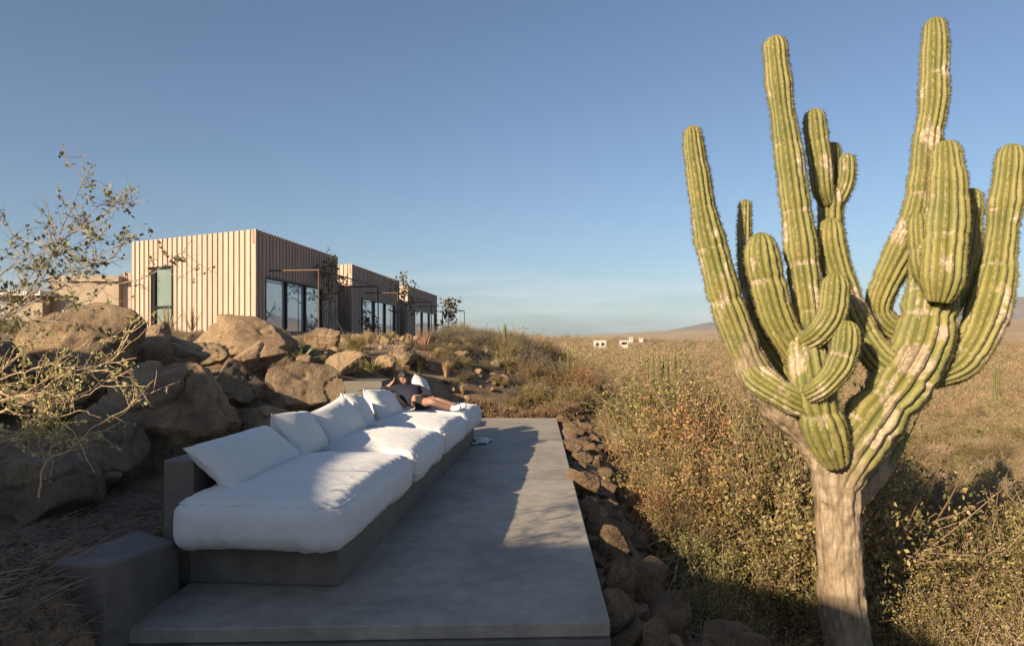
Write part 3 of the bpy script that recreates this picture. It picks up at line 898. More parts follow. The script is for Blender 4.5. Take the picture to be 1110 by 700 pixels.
# steel pergola frames in front of the glass doors
def rod(mb, a, b, r=.022): mb.tube([a, Vector(a).lerp(Vector(b), .5), b], r, 6)
for k, (p0, p1, p2, p3, zt, lab) in enumerate([
    ((-9.2, 25.9), (-7.25, 25.6), (-6.55, 33.4), (-8.5, 33.6), 4.28, 'thin steel pergola frame in front of the first timber block'),
    ((-8.2, 38.0), (-6.3, 37.6), (-5.5, 46.5), (-7.7, 46.8), 4.28, 'thin steel pergola frame in front of the middle timber block'),
    ((-7.4, 52.5), (-5.3, 52.2), (-4.22, 60.5), (-6.8, 61.0), 4.28, 'thin steel pergola frame at the far end of the house')]):
    root = empty('pergola_frame', (p1[0], p1[1], 1.7), 0, lab, 'pergola', 'steel pergola frames along the house')
    O = Vector((p1[0], p1[1], 1.7))
    V3 = lambda p, z: Vector((p[0], p[1], z)) - O
    mb = MB()
    for a, b in ((p0, p1), (p1, p2), (p2, p3)): rod(mb, V3(a, zt), V3(b, zt), .03)
    mb.build('top_rail', M_RUST, root)
    for p in (p1, p2):
        mb = MB(); rod(mb, V3(p, 1.5), V3(p, zt), .03); mb.build('post', M_RUST, root)

# ------------------------------------------------------------------ big cactus
YC = 6.0
PXM = YC / F
def cact_part(name, path, parent, ribs=13, front=0.0, wood=0.0, scar_ends=(0, 1), seed=0, round_top=True, amp=.21, wood_fn=None, scars=None, kw_spots=False):
    """path: list of (px, py, r_px, depth) in photo pixels at the cactus distance"""
    r = np.random.default_rng(seed + 500)
    q = spline(path, 10)
    # resample evenly
    pts = np.stack([(q[:, 0] - CX) * (YC + q[:, 3]) / F, YC + q[:, 3], CAMZ - (q[:, 1] - HY) * (YC + q[:, 3]) / F], -1)
    rad = q[:, 2] * (YC + q[:, 3]) / F
    s = np.concatenate([[0], np.cumsum(np.linalg.norm(np.diff(pts, axis=0), axis=1))])
    Ln = s[-1]; m = max(12, int(Ln / .022))
    ss = np.linspace(0, Ln, m)
    if round_top:
        ss = np.concatenate([ss[ss < Ln - .10], Ln - .10 * (1 - np.linspace(0, 1, 12) ** .6)])
    pts = np.stack([np.interp(ss, s, pts[:, k]) for k in range(3)], -1); rad = np.interp(ss, s, rad) * (.90 if wood_fn is None else .92)
    if round_top:
        rt = rad[-1]; d = (Ln - ss) / max(rt * 1.15, .02)
        rad = rad * np.where(d < 1, np.sqrt(np.clip(1 - (1 - d) ** 2, 0.0008, 1)), 1)
    # growth joints
    if scars is None:
        scars = []
        x = r.uniform(.35, .6)
        while x < Ln - .25:
            scars.append((x, r.uniform(.4, 1))); x += r.uniform(.28, .6)
    sc = np.zeros(len(ss))
    for (x, a) in scars:
        g = np.exp(-((ss - x) / .016) ** 2) * a
        rad = rad * (1 - .10 * np.exp(-((ss - x) / .035) ** 2) * a); sc = np.maximum(sc, g)
    rad = rad * (1 + .075 * vnoise(np.stack([ss * 5, ss * 0, ss * 0 + seed], -1), seed))
    n = ribs * 10
    a = np.arange(n) * 2 * math.pi / n
    cr = np.abs(np.cos(a * ribs / 2)) ** .75            # 1 on the crest, 0 in the groove
    P0, t, U, W = frames(pts)
    ampr = amp * np.ones(len(ss))
    if wood_fn is not None: ampr = amp * (1 - .75 * wood_fn(ss / Ln))
    tw = .05 * vnoise(np.stack([ss * 1.5, ss * 0, ss * 0 + seed + 3], -1), seed)
    aa = a[None, :] + tw[:, None]
    rr = rad[:, None] * (1 - ampr[:, None] + ampr[:, None] * cr[None, :])
    # waviness of every rib
    wv = .035 * vnoise(np.stack([np.repeat(ss[:, None] * 14, n, 1), np.repeat((np.arange(n) // 10)[None, :] * 3.7, len(ss), 0), np.zeros((len(ss), n)) + seed], -1), seed)
    rr = rr * (1 + wv)
    V = P0[:, None, :] + rr[..., None] * (U[:, None, :] * np.cos(aa)[..., None] + W[:, None, :] * np.sin(aa)[..., None])
    if wood_fn is not None:
        wv_ = wood_fn(ss / Ln)
        dn = fbm(V * np.array([20, 20, 5]), seed + 9, 4) + .5 * fbm(V * np.array([5, 5, 14]), seed + 19, 3)
        V = V + (dn * wv_[:, None] * .022)[..., None] * (U[:, None, :] * np.cos(aa)[..., None] + W[:, None, :] * np.sin(aa)[..., None])
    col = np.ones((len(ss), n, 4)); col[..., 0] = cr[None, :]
    patch = np.clip(fbm(V * np.array([6, 6, 3.5]), seed + 31, 4) * 3.0 - .72, 0, .5)
    irr = .55 + 1.1 * vnoise(V * 11, seed + 5)
    col[..., 1] = np.clip(sc[:, None] * irr, 0, 1) * .6 + patch
    col[..., 2] = (wood_fn(ss / Ln)[:, None] + .9 * fbm(V * np.array([16, 16, 6]), 3, 3) * (4 * wood_fn(ss / Ln) * (1 - wood_fn(ss / Ln)))[:, None]).clip(0, 1) if wood_fn is not None else 0
    if name == 'limb' or kw_spots:
        for (px_, py_, Y_, rp_) in [(994, 387, 5.66, 19), (966, 432, 5.66, 10), (1003, 318, 5.7, 12), (948, 478, 5.68, 8), (1022, 360, 5.7, 8), (872, 382, 5.6, 9), (860, 425, 5.65, 8), (985, 350, 5.68, 7)]:
            d_ = np.linalg.norm(V - np.array(P(px_, py_, Y_)), axis=2) / (rp_ * PXM * 1.15)
            k_ = 1 - sst(.55, 1.15, d_ * (1 + .3 * vnoise(V * 30, 4)))
            col[..., 1] = np.maximum(col[..., 1], k_ * (.75 + .35 * vnoise(V * 45, 6))); col[..., 2] = np.maximum(col[..., 2], k_ * .45)
            col[..., 0] = col[..., 0] * (1 - .6 * k_)
            cen = P0.mean(axis=0); nrm_ = V - P0[:, None, :]; nrm_ = nrm_ / (np.linalg.norm(nrm_, axis=2)[..., None] + 1e-9)
            V = V + nrm_ * (k_ * (.006 + .014 * fbm(V * 26, 12, 3) - .02 * np.exp(-(d_ / .25) ** 2)))[..., None]
    m2 = len(ss)
    i = np.arange(m2 - 1)[:, None] * n; j = np.arange(n)[None, :]; j2 = (j + 1) % n
    Fc = np.stack([i + j, i + j2, i + n + j2, i + n + j], -1).reshape(-1, 4)
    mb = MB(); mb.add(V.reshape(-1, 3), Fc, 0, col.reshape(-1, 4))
    mb.f.append(tuple(range(mb.n - n, mb.n))); mb.m.append(0); mb.f.append(tuple(range(n))[::-1]); mb.m.append(0)
    # areoles with spines on every crest
    SV = []; step = .030
    kk = int(Ln / step)
    for rb in range(ribs):
        for e in range(kk):
            x = (e + .5 * (rb % 2) + .3) * step
            if x > Ln - .03: continue
            if wood_fn is not None and wood_fn(np.array([x / Ln]))[0] > .45: continue
            i0 = int(np.searchsorted(ss, x)); i0 = min(i0, len(ss) - 1)
            ang = aa[i0, rb * 10]
            nn = U[i0] * math.cos(ang) + W[i0] * math.sin(ang)
            # crest vertex
            c0 = V[i0, rb * 10]
            side = np.cross(nn, t[i0])
            for q_ in range(4):
                dv = nn * r.uniform(.5, 1) + side * r.uniform(-.8, .8) + t[i0] * r.uniform(-.8, .8)
                dv = dv / np.linalg.norm(dv) * r.uniform(.014, .034)
                b1 = side * .0032; b2 = t[i0] * .0032
                SV += [c0 - nn * .003 + b1, c0 - nn * .003 - b1 * .5 + b2, c0 - nn * .003 - b1 * .5 - b2, c0 + dv]
            SV += []
    if SV:
        SV = np.array(SV) ; k4 = len(SV) // 4
        b = np.arange(k4)[:, None] * 4
        Fs = np.concatenate([b + np.array([[0, 1, 3]]), b + np.array([[1, 2, 3]]), b + np.array([[2, 0, 3]])])
        mb.add(SV, Fs, 1)
    mb.v = [v - np.array(CO) for v in mb.v]
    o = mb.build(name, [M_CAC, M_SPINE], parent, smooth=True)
    return o

CO = Vector((P(915, 0, YC).x, YC, -2.15))
cactus = empty('giant_cactus', CO, 0, 'giant many armed columnar cactus with a thick tan woody trunk beside the terrace', 'cactus')
W1 = lambda x: np.ones_like(x)
def wf(a, b): return lambda x: 1 - sst(a, b, x)
cact_part('trunk', [(925, 840, 27, 0), (921, 720, 24, 0), (913, 650, 25, 0), (910, 600, 24, 0), (908, 550, 26, 0), (906, 515, 29, 0), (902, 486, 24, 0), (898, 470, 16, 0)], cactus, ribs=11, amp=.34, wood_fn=W1, seed=1, scars=[])
arms = [
 # left outer arm
 ('arm', [(902, 520, 16, .05), (878, 475, 20, .05), (848, 442, 21, .02), (822, 412, 20, 0), (806, 378, 20, -.02), (790, 335, 19, -.02), (776, 285, 18, 0), (764, 235, 16.5, 0), (757, 190, 13, 0), (753, 165, 12.5, 0), (750, 136, 9.5, 0)], dict(wood_fn=wf(.26, .56), seed=2)),
 # dark rear arm on the left
 ('arm', [(872, 420, 14, .35), (850, 390, 15, .4), (826, 350, 13, .45), (810, 300, 10, .48), (807, 260, 9, .48), (808, 216, 7.5, .48)], dict(seed=3, ribs=10)),
 # short stout arm
 ('arm', [(872, 395, 15, -.05), (858, 372, 18, -.08), (843, 345, 20, -.1), (833, 310, 20, -.1), (826, 280, 20, -.1), (824, 252, 17, -.1)], dict(seed=4)),
 # central column, ribbed, in front
 ('arm', [(908, 505, 14, -.22), (897, 474, 23, -.24), (886, 440, 24, -.25), (878, 400, 24, -.22), (874, 375, 22, -.2), (872, 358, 15, -.16)], dict(seed=5, kw_spots=True, ribs=12, scars=[(.0, 1), (.48, .9), (1.1, 1)])),
 # tall middle arm
 ('arm', [(880, 390, 15, -.05), (879, 350, 18, -.02), (872, 300, 19.5, 0), (866, 250, 19, 0), (860, 205, 17.5, 0), (854, 160, 16, 0), (848, 120, 14.5, 0), (843, 80, 15, 0), (839, 39, 12.5, 0)], dict(seed=6)),
 # lower left stub arm crossing to the central column
 ('arm', [(806, 388, 14, .0), (820, 408, 18, -.06), (842, 424, 18, -.16), (868, 438, 15, -.2), (880, 444, 9, -.2)], dict(seed=7, round_top=True)),
 # small curled arm upper
 ('arm', [(872, 372, 12, -.25), (888, 362, 14.5, -.36), (901, 343, 16.5, -.38), (905, 320, 17, -.38), (906, 295, 14.5, -.38)], dict(seed=8)),
 # small curled arm lower
 ('arm', [(876, 428, 12, -.35), (893, 418, 15, -.44), (908, 400, 16, -.45), (916, 378, 16, -.45), (918, 347, 14, -.45)], dict(seed=9)),
 # behind: column with three heads
 ('arm', [(915, 360, 14, .3), (908, 300, 15, .32), (901, 255, 14, .32), (901, 212, 14, .32), (901, 200, 11, .32)], dict(seed=10, ribs=10)),
 ('arm', [(897, 222, 9, .28), (892, 205, 12.5, .25), (889, 175, 13, .25), (885, 150, 13, .25), (882, 118, 11, .25)], dict(seed=11, ribs=11)),
 ('arm', [(903, 215, 8, .45), (903, 190, 9.5, .46), (902, 154, 9, .46)], dict(seed=12, ribs=10)),
 ('arm', [(906, 222, 8, .3), (914, 207, 10, .28), (918, 190, 10.5, .28), (918, 166, 9.5, .28)], dict(seed=13, ribs=10)),
 # sweeping arm from the right trunk up to the middle
 ('arm', [(990, 392, 16, -.1), (962, 394, 19, -.06), (940, 370, 18, 0), (922, 335, 17, .05), (908, 295, 16.5, .08), (901, 265, 17, .08), (900, 236, 14.5, .08)], dict(seed=14)),
 # right main limb
 ('limb', [(900, 545, 18, 0), (918, 500, 30, -.05), (945, 458, 33, -.1), (975, 418, 34, -.1), (997, 380, 33, -.08), (1007, 340, 31, -.05), (1011, 300, 27, 0), (1008, 265, 22, 0)], dict(seed=15, ribs=15, wood_fn=wf(.02, .36), scars=[(.35, .4), (.75, .9), (1.0, .8), (1.28, .9), (1.85, 1)], round_top=True)),
 # tall right arm
 ('arm', [(990, 365, 14, .25), (962, 352, 16, .3), (952, 332, 15, .3), (964, 300, 18, .26), (982, 265, 20, .2), (996, 230, 19.5, .12), (1003, 190, 17.5, .1), (1006, 150, 15.5, .08), (1012, 115, 16.5, .06), (1013, 75, 15.5, .06), (1014, 45, 14, .06), (1013, 19, 10.5, .06)], dict(seed=16)),
 # front lobes on the right
 ('arm', [(1018, 328, 14, -.28), (1022, 305, 24, -.3), (1024, 270, 25, -.3), (1027, 230, 23, -.28), (1027, 190, 19.5, -.28), (1025, 152, 16, -.28)], dict(seed=17, ribs=14)),
 ('arm', [(1012, 318, 10, -.1), (1003, 295, 14, -.16), (998, 265, 14, -.16), (996, 230, 12, -.16)], dict(seed=18, ribs=11)),
 ('arm', [(1030, 335, 12, .1), (1040, 305, 15, .12), (1048, 270, 15, .12), (1053, 235, 13, .12), (1054, 204, 10.5, .12)], dict(seed=19, ribs=11)),
 # far right arm
 ('arm', [(1000, 412, 10, .0), (1018, 408, 14, -.05), (1040, 396, 20, -.08), (1060, 365, 23, -.08), (1074, 325, 22.5, -.05), (1082, 285, 20, 0), (1087, 245, 17.5, 0), (1092, 205, 18, 0), (1097, 156, 14, 0)], dict(seed=20)),
 # rear stub at the fork
 ('arm', [(915, 560, 10, .12), (938, 525, 15, .2), (958, 495, 15, .28), (978, 462, 10, .34)], dict(seed=21, ribs=10, wood_fn=wf(.3, .8))),
]
for nm, pth, kw in arms:
    cact_part(nm, pth, cactus, **kw)
# dead spike in the fork, corky wounds
mb = MB(); v, f = tube(spline([P(912, 515, 5.9), P(915, 485, 5.88), P(917, 452, 5.9)], 6), np.linspace(.09, .035, 13), 14)
v = v + (fbm(v * 14, 2, 3) * .012)[:, None]; mb.add(v - np.array(CO), f, 0, (1, 1, 1, 1)); mb.build('dead_stub', M_CAC, cactus, smooth=True)

# ------------------------------------------------------------------ distant column cacti
def small_cactus(stems, Y, label, group):
    b = P(stems[0][0], stems[0][2], Y)
    gzz = gz(b.x, b.y)
    root = empty('columnar_cactus', (b.x, b.y, gzz), 0, label, 'cactus', group)
    for (px, pt, pb, rp, lean) in stems:
        top = P(px + lean, pt, Y); bot = P(px, pb, Y)
        z0 = min(bot.z, gz(bot.x, Y) - .1)
        pts = spline([(bot.x, Y, z0), (bot.x + (top.x - bot.x) * .35, Y + .05, z0 + (top.z - z0) * .5), (top.x, Y, top.z)], 6)
        r = rp * .8 * Y / F
        rad = np.full(len(pts), r); rad[-1] = r * .25; rad[-2] = r * .8; rad[-3] = r * .97
        n = 40; a = np.arange(n); prof = .84 + .16 * np.abs(np.cos(a * 2 * math.pi / n * 5))
        v, f = tube(pts, rad, n, prof)
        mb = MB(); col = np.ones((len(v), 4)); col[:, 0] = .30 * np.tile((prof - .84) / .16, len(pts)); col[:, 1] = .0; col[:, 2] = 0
        mb.add(v - np.array([b.x, b.y, gzz]), f, 0, col); mb.build('stem', M_CAC, root, smooth=True)
G = 'columnar cacti on the slope beyond the terrace'
small_cactus([(547, 351, 386, 2.3, 0), (539, 362, 392, 2.0, 0), (534, 372, 392, 1.8, -1)], 26, 'tall pair of slim column cacti on the hill shoulder right of the house', G)
small_cactus([(571, 376, 402, 1.6, 0), (576, 375, 400, 1.6, 3), (566, 380, 398, 1.3, 0)], 28, 'dark leaning column cactus just right of the tall pair', G)
small_cactus([(612, 391, 420, 2.5, -2), (604, 394, 420, 2.0, -3), (621, 392, 421, 2.0, 1), (598, 398, 418, 1.8, -2), (616, 380, 420, 1.6, 0), (608, 385, 420, 1.6, -1)], 21, 'many stemmed grey green cactus clump in the brush beyond the terrace end', G)
small_cactus([(708, 384, 404, 1.6, 0), (714, 386, 404, 1.5, 1), (703, 387, 404, 1.4, -1)], 45, 'left one of the two golden cactus clumps in the distant brush', G)
small_cactus([(724, 385, 404, 1.5, 0), (731, 382, 404, 1.5, 0), (719, 386, 403, 1.5, 0), (736, 386, 404, 1.4, 1)], 46, 'right one of the two golden cactus clumps in the distant brush', G)
small_cactus([(1083, 395, 412, 1.6, 0), (1079, 398, 412, 1.4, -1)], 55, 'small column cactus in the brush right of the giant cactus', G)

# ------------------------------------------------------------------ shrubs
def leaf_quads(C, size, rg, aspect=.5, up=0.0):
    n = len(C)
    d = rg.normal(size=(n, 3)); d[:, 2] += up; d /= np.linalg.norm(d, axis=1)[:, None]
    e = rg.normal(size=(n, 3)); e -= d * np.sum(e * d, 1)[:, None]; e /= np.linalg.norm(e, axis=1)[:, None]
    s = (size * rg.uniform(.6, 1.35, n))[:, None]
    V = np.stack([C, C + d * s * .5 + e * s * aspect * .5, C + d * s, C + d * s * .5 - e * s * aspect * .5], 1).reshape(-1, 3)
    Fq = np.arange(n * 4).reshape(-1, 4)
    return V, Fq

def shrub_arrays(rg, nstem, nsub, nleaf, rad, height, lsize, palette, droop=.25, spread=1.0, clump=.06):
    """returns (twig paths, leaf verts/faces/colours) for one plant"""
    tw = []; ends = []
    for k in range(nstem):
        a = rg.uniform(0, 2 * math.pi); el = rg.uniform(.25, 1.35)
        ln = rg.uniform(.6, 1.05)
        dirv = np.array([math.cos(a) * math.cos(el) * rad * spread, math.sin(a) * math.cos(el) * rad * spread, math.sin(el) * height])
        p = [np.array([rg.normal() * .05, rg.normal() * .05, -.1])]
        for s in range(1, 6):
            t = s / 5
            q = dirv * ln * t + np.array([0, 0, -droop * t * t * height * .5 + .12 * t * height]) + rg.normal(size=3) * .05 * rad
            p.append(q)
        tw.append((np.array(p), np.linspace(.016, .005, 6) * rg.uniform(.6, 1.2) * (rad + .3)))
        for j in range(nsub):
            i = rg.integers(2, 6); b = p[i]
            d = dirv / np.linalg.norm(dirv) + rg.normal(size=3) * .75
            d[2] += .15
            l = rg.uniform(.14, .38) * rad
            m_ = b + d * l * .5 + rg.normal(size=3) * .03 * rad; e = b + d * l + rg.normal(size=3) * .05 * rad
            tw.append((np.array([b, m_, e]), np.array([.006, .0045, .002]) * (rad + .3)))
            ends.append((b, m_, e))
    ends = np.array(ends)
    k = rg.integers(0, len(ends), nleaf); t = rg.uniform(0.1, 1.05, nleaf)[:, None]
    C = np.where(t < .5, ends[k, 0] + (ends[k, 1] - ends[k, 0]) * t * 2, ends[k, 1] + (ends[k, 2] - ends[k, 1]) * (t * 2 - 1))
    C = C + rg.normal(size=(nleaf, 3)) * clump * rad
    C[:, 2] = np.maximum(C[:, 2], .02)
    V, Fq = leaf_quads(C, lsize, rg)
    pal = np.array(palette)
    # colour goes by branch, so clumps differ
    pk = rg.random(len(ends))
    idx = (np.clip(pk[k] * .75 + rg.random(nleaf) * .25, 0, .999) * len(pal)).astype(int)
    col = pal[idx] * rg.uniform(.75, 1.25, (nleaf, 1))
    col = np.repeat(col, 4, 0)
    return tw, V, Fq, col

def shrub(name, rg, foliage_name='foliage', twigcol=(.17, .115, .07), **kw):
    tw, V, Fq, col = shrub_arrays(rg, **kw)
    root = empty(name)
    mb = MB()
    for p, r in tw: mb.tube(p, r, 4, 0, twigcol, cap=False)
    mb.build('branches', M_TWIG, root)
    mb = MB(); mb.add(V, Fq, 0, col); mb.build(foliage_name, M_LEAF, root)
    return root

OLV = [(.25, .20, .065), (.31, .25, .09), (.18, .16, .055), (.38, .30, .13), (.13, .12, .045), (.40, .26, .12)]
GRN = [(.19, .175, .055), (.26, .22, .075), (.14, .14, .045), (.33, .26, .10)]
RST = [(.40, .19, .08), (.33, .16, .06), (.27, .22, .07), (.46, .27, .12), (.18, .165, .055)]
TAN = [(.38, .28, .16), (.31, .23, .13), (.44, .34, .21), (.25, .19, .10)]
rg = np.random.default_rng(99)
PROT = {'olive': [], 'green': [], 'rusty': [], 'dry': [], 'dark': []}
for k in range(2): PROT['dark'].append(shrub('dark_shrub', rg, nstem=34, nsub=12, nleaf=9000, rad=.95, height=.9, lsize=.032, clump=.03, palette=[(.10, .095, .045), (.15, .13, .06), (.07, .07, .035), (.20, .15, .08)], twigcol=(.13, .10, .075)))
for k in range(3): PROT['olive'].append(shrub('olive_shrub', rg, nstem=34, nsub=15, nleaf=21000, rad=.95, height=1.0, lsize=.037, clump=.035, palette=OLV))
for k in range(2): PROT['green'].append(shrub('green_shrub', rg, nstem=34, nsub=15, nleaf=21000, rad=.95, height=1.0, lsize=.037, clump=.035, palette=GRN))
for k in range(2): PROT['rusty'].append(shrub('rusty_shrub', rg, nstem=30, nsub=15, nleaf=18000, rad=.95, height=1.0, lsize=.037, clump=.035, palette=RST))
for k in range(3): PROT['dry'].append(shrub('dry_shrub', rg, nstem=46, nsub=11, nleaf=6500, rad=.95, height=.85, lsize=.026, clump=.03, palette=TAN, twigcol=(.27, .20, .13)))
USED = set()
def place_tree(kind, x, y, s, sz, label, group, z=None):
    k = int(rg.integers(len(PROT[kind]))); pr = PROT[kind][k]
    if (kind, k) in USED: o = copy_tree(pr)
    else: o = pr; USED.add((kind, k))
    o.location = (x, y, (gz(x, y) if z is None else z) - .04)
    o.rotation_euler = (0, 0, rg.uniform(0, 6.28)); o.scale = (s, s, sz)
    tag(o, label, 'shrub', group)
    return o
NAME = {'olive': 'olive green leafy shrub', 'green': 'darker green leafy shrub', 'rusty': 'rust tinged leafy shrub', 'dry': 'bare tan twiggy shrub', 'dark': 'dark grey green twiggy shrub'}
def zone_of(x, y):
    if y < 9: return 'on the slope between the terrace rocks and the giant cactus' if x < 2.7 else 'around and right of the giant cactus trunk'
    if x < 0.8 and y > 14: return 'just beyond the far end of the terrace'
    if y < 15: return 'in the thick brush behind the giant cactus'
    if y < 24: return 'in the middle of the brushy slope'
    return 'in the far part of the brushy slope'
cnt = {}
placed = []
def try_place(x, y, s, kind, hz=1.0, mind=.55):
    for (a, b, c) in placed:
        if (a - x) ** 2 + (b - y) ** 2 < (mind * (c + s) * .5) ** 2 * 1.0: return
    if abs(x - 2.88) < .35 and abs(y - 6) < .35: return
    z = zone_of(x, y)
    placed.append((x, y, s))
    cnt[kind] = cnt.get(kind, 0) + 1
    if cnt[kind] > 250: return
    place_tree(kind, x, y, s, s * hz, f'{NAME[kind]} {z}', f'{kind} shrubs {z}')
def pick(y):
    r = rg.random()
    if y < 6.5: return 'dry' if r < .45 else 'olive'
    if y < 14: return 'olive' if r < .45 else 'green' if r < .65 else 'rusty' if r < .87 else 'dry'
    if y < 24: return 'olive' if r < .4 else 'green' if r < .5 else 'rusty' if r < .65 else 'dry'
    return 'dry' if r < .5 else 'olive' if r < .85 else 'rusty'
for k in range(900):
    Y = rg.uniform(4.6, 15); x = rg.uniform(xr(Y) + 1.15, Y * .80 + 1.2)
    if Y < 7 and x < 2.0: s = rg.uniform(.35, .6)
    elif Y < 7: s = rg.uniform(.5, .9)
    elif x / Y > .48: s = rg.uniform(.7, 1.1) if Y < 9.5 else rg.uniform(.35, .6)
    else: s = rg.uniform(1.0, 1.55)
    if x - xr(Y) < 1.7: s = min(s, .7)
    kd = pick(Y) if not (x / Y > .48 and Y > 9.5) else ('dry' if rg.random() < .75 else 'olive')
    try_place(x, Y, s, kd, rg.uniform(.9, 1.2), .56)
for k in range(500):
    Y = rg.uniform(15, 36); x = rg.uniform(1.0 + (Y - 15) * .12, Y * .80 + 1.2)
    right = x / Y > .42
    try_place(x, Y, rg.uniform(.4, .8) if right else rg.uniform(.6, 1.05), ('dry' if rg.random() < .7 else 'olive') if right else pick(Y), rg.uniform(.7, 1.0), .55)
for k in range(420):      # beyond the terrace end and on the hill shoulder
    Y = rg.uniform(15.0, 32); x = rg.uniform(-2.6, 2.4 + (Y - 15) * .22)
    r_k = rg.random()
    sz_ = rg.uniform(.25, .5) if Y < 17.5 else rg.uniform(.35, .8)
    if x < 0: sz_ *= .75
    try_place(x, Y, sz_, 'dark' if r_k < .42 else 'dry' if r_k < .75 else 'olive', rg.uniform(.7, 1.0), .75)
for k in range(90):      # between boulders
    Y = rg.uniform(7, 22); px = rg.uniform(-10, 520); x = (px - CX) * Y / F
    if x > -2.9 + .07 * Y * 1.0 and Y < 14.5: continue
    s = rg.uniform(.18, .42)
    z = 'among the boulders behind the bench' if Y < 13 else 'on the dry slope below the timber house'
    placed.append((x, Y, s))
    kd = 'dry' if rg.random() < .7 else 'olive'
    place_tree(kd, x, Y, s, s, f'small {NAME[kd]} {z}', f'small {kd} shrubs {z}')

# grass tufts ---------------------------------------------------------
def tuft(rg, n, h, col, spread=.5, wid=.006):
    V = []; Cc = []
    mb = MB()
    for k in range(n):
        a = rg.uniform(0, 6.28); l = h * rg.uniform(.5, 1.1); s = spread * rg.uniform(.1, 1)
        d = np.array([math.cos(a), math.sin(a), 0]); p = np.array([-d[1], d[0], 0]) * wid
        b = d * rg.uniform(0, .05)
        m_ = b + d * s * l * .4 + np.array([0, 0, l * .6]); e = b + d * s * l * 1.0 + np.array([0, 0, l * (1 - .3 * s)])
        c = np.array(col) * rg.uniform(.7, 1.3)
        V += [b + p, b - p, m_ - p * .7, m_ + p * .7, e]; Cc += [c] * 5
    i = np.arange(n) * 5
    mb.add(V, [(j, j + 1, j + 2, j + 3) for j in i] + [(j + 3, j + 2, j + 4) for j in i], 0, np.array(Cc))
    return mb
tp = [tuft(rg, 220, .38, (.38, .28, .13)).build('grass_tuft', M_LEAF) for k in range(3)]
ut = set()
def put_tuft(x, y, s, lab, grp):
    k = int(rg.integers(3)); o = tp[k] if k not in ut else tp[k].copy()
    if k in ut: COL.objects.link(o)
    ut.add(k)
    o.location = (x, y, gz(x, y) - .02); o.scale = (s, s, s); o.rotation_euler = (0, 0, rg.uniform(0, 6.28)); tag(o, lab, 'grass tuft', grp)
for k in range(130):
    Y = rg.uniform(9, 24); px = rg.uniform(60, 560); x = (px - CX) * Y / F
    if x > -2.9 + .07 * Y and Y < 14.6: continue
    z = 'between the boulders' if Y < 13 else 'on the slope below the house'
    put_tuft(x, Y, rg.uniform(.4, 1.1), f'dry golden grass tuft {z}', f'dry grass tufts {z}')

# spiky plants -----------------------------------------------------------
def agave(px, py, Y, n, ln, wid, col, label, name='agave', up=.6):
    rg2 = np.random.default_rng(int(px)); b = P(px, py, Y)
    mb = MB()
    for k in range(n):
        a = k * 2.399; el = up + rg2.uniform(-.35, .4) ; l = ln * rg2.uniform(.75, 1.1)
        d = np.array([math.cos(a) * math.cos(el), math.sin(a) * math.cos(el), math.sin(el)]); s = np.array([-math.sin(a), math.cos(a), 0]); u = np.cross(s, d)
        V = []
        for t, w in ((0, .8), (.3, 1), (.65, .7), (1, .04)):
            c = d * l * t - np.array([0, 0, .12 * l * t * t]); V += [c + s * wid * w, c - u * wid * .35 * w, c - s * wid * w, c + u * wid * .12 * w]
        f = []
        for i in range(3):
            for j in range(4): f.append((i * 4 + j, i * 4 + (j + 1) % 4, i * 4 + 4 + (j + 1) % 4, i * 4 + 4 + j))
        f.append((12, 13, 14, 15))
        g = rg2.uniform(.75, 1.25)
        mb.add(V, f, 0, tuple(c_ * g for c_ in col))
    o = mb.build(name, M_TWIG, loc=(b.x, b.y, b.z)); tag(o, label, 'spiky plant')
agave(326, 392, 13.4, 26, .50, .035, (.20, .22, .09), 'spiky pale green agave left of the oval tan boulder')
agave(404, 404, 12.9, 90, .42, .013, (.20, .20, .06), 'round tuft of narrow green leaves right of the oval tan boulder', 'yucca', .7)
agave(437, 388, 15.2, 150, .40, .008, (.42, .32, .12), 'golden grass clump above the person\'s head', 'grass_clump', .9)
agave(460, 385, 17, 50, .75, .008, (.34, .18, .10), 'reddish brown dry spray of stalks in front of the house end', 'dry_stalks', 1.1)
agave(182, 362, 14.6, 26, .8, .010, (.32, .22, .14), 'dry upright stalks in front of the narrow window', 'dry_stalks', 1.25)
agave(208, 360, 14.8, 26, .65, .010, (.32, .22, .14), 'dry upright stalks against the timber wall', 'dry_stalks', 1.3)
agave(270, 420, 9.9, 60, .25, .008, (.25, .18, .10), 'dry twiggy tuft behind the second boulder row', 'dry_stalks', 1.0)

# low rusty plants edging the terrace end
rp = [shrub('rusty_groundcover', rg, nstem=22, nsub=6, nleaf=1600, rad=.3, height=.22, lsize=.03, palette=[(.30, .15, .075), (.27, .18, .10), (.20, .15, .07), (.36, .24, .15)]) for k in range(2)]
for k in range(18):
    o = rp[k] if k < 2 else copy_tree(rp[k % 2])
    x = -.9 + k * .13 + rg.uniform(-.05, .05); y = 14.75 + rg.uniform(-.15, .35)
    o.location = (x, y, gz(x, y) + .05); o.rotation_euler = (0, 0, rg.uniform(0, 6)); s = rg.uniform(.7, 1.2); o.scale = (s, s, s)
    tag(o, 'low rusty red plant in the strip along the far end of the terrace', 'plant', 'rusty plants along the terrace end')

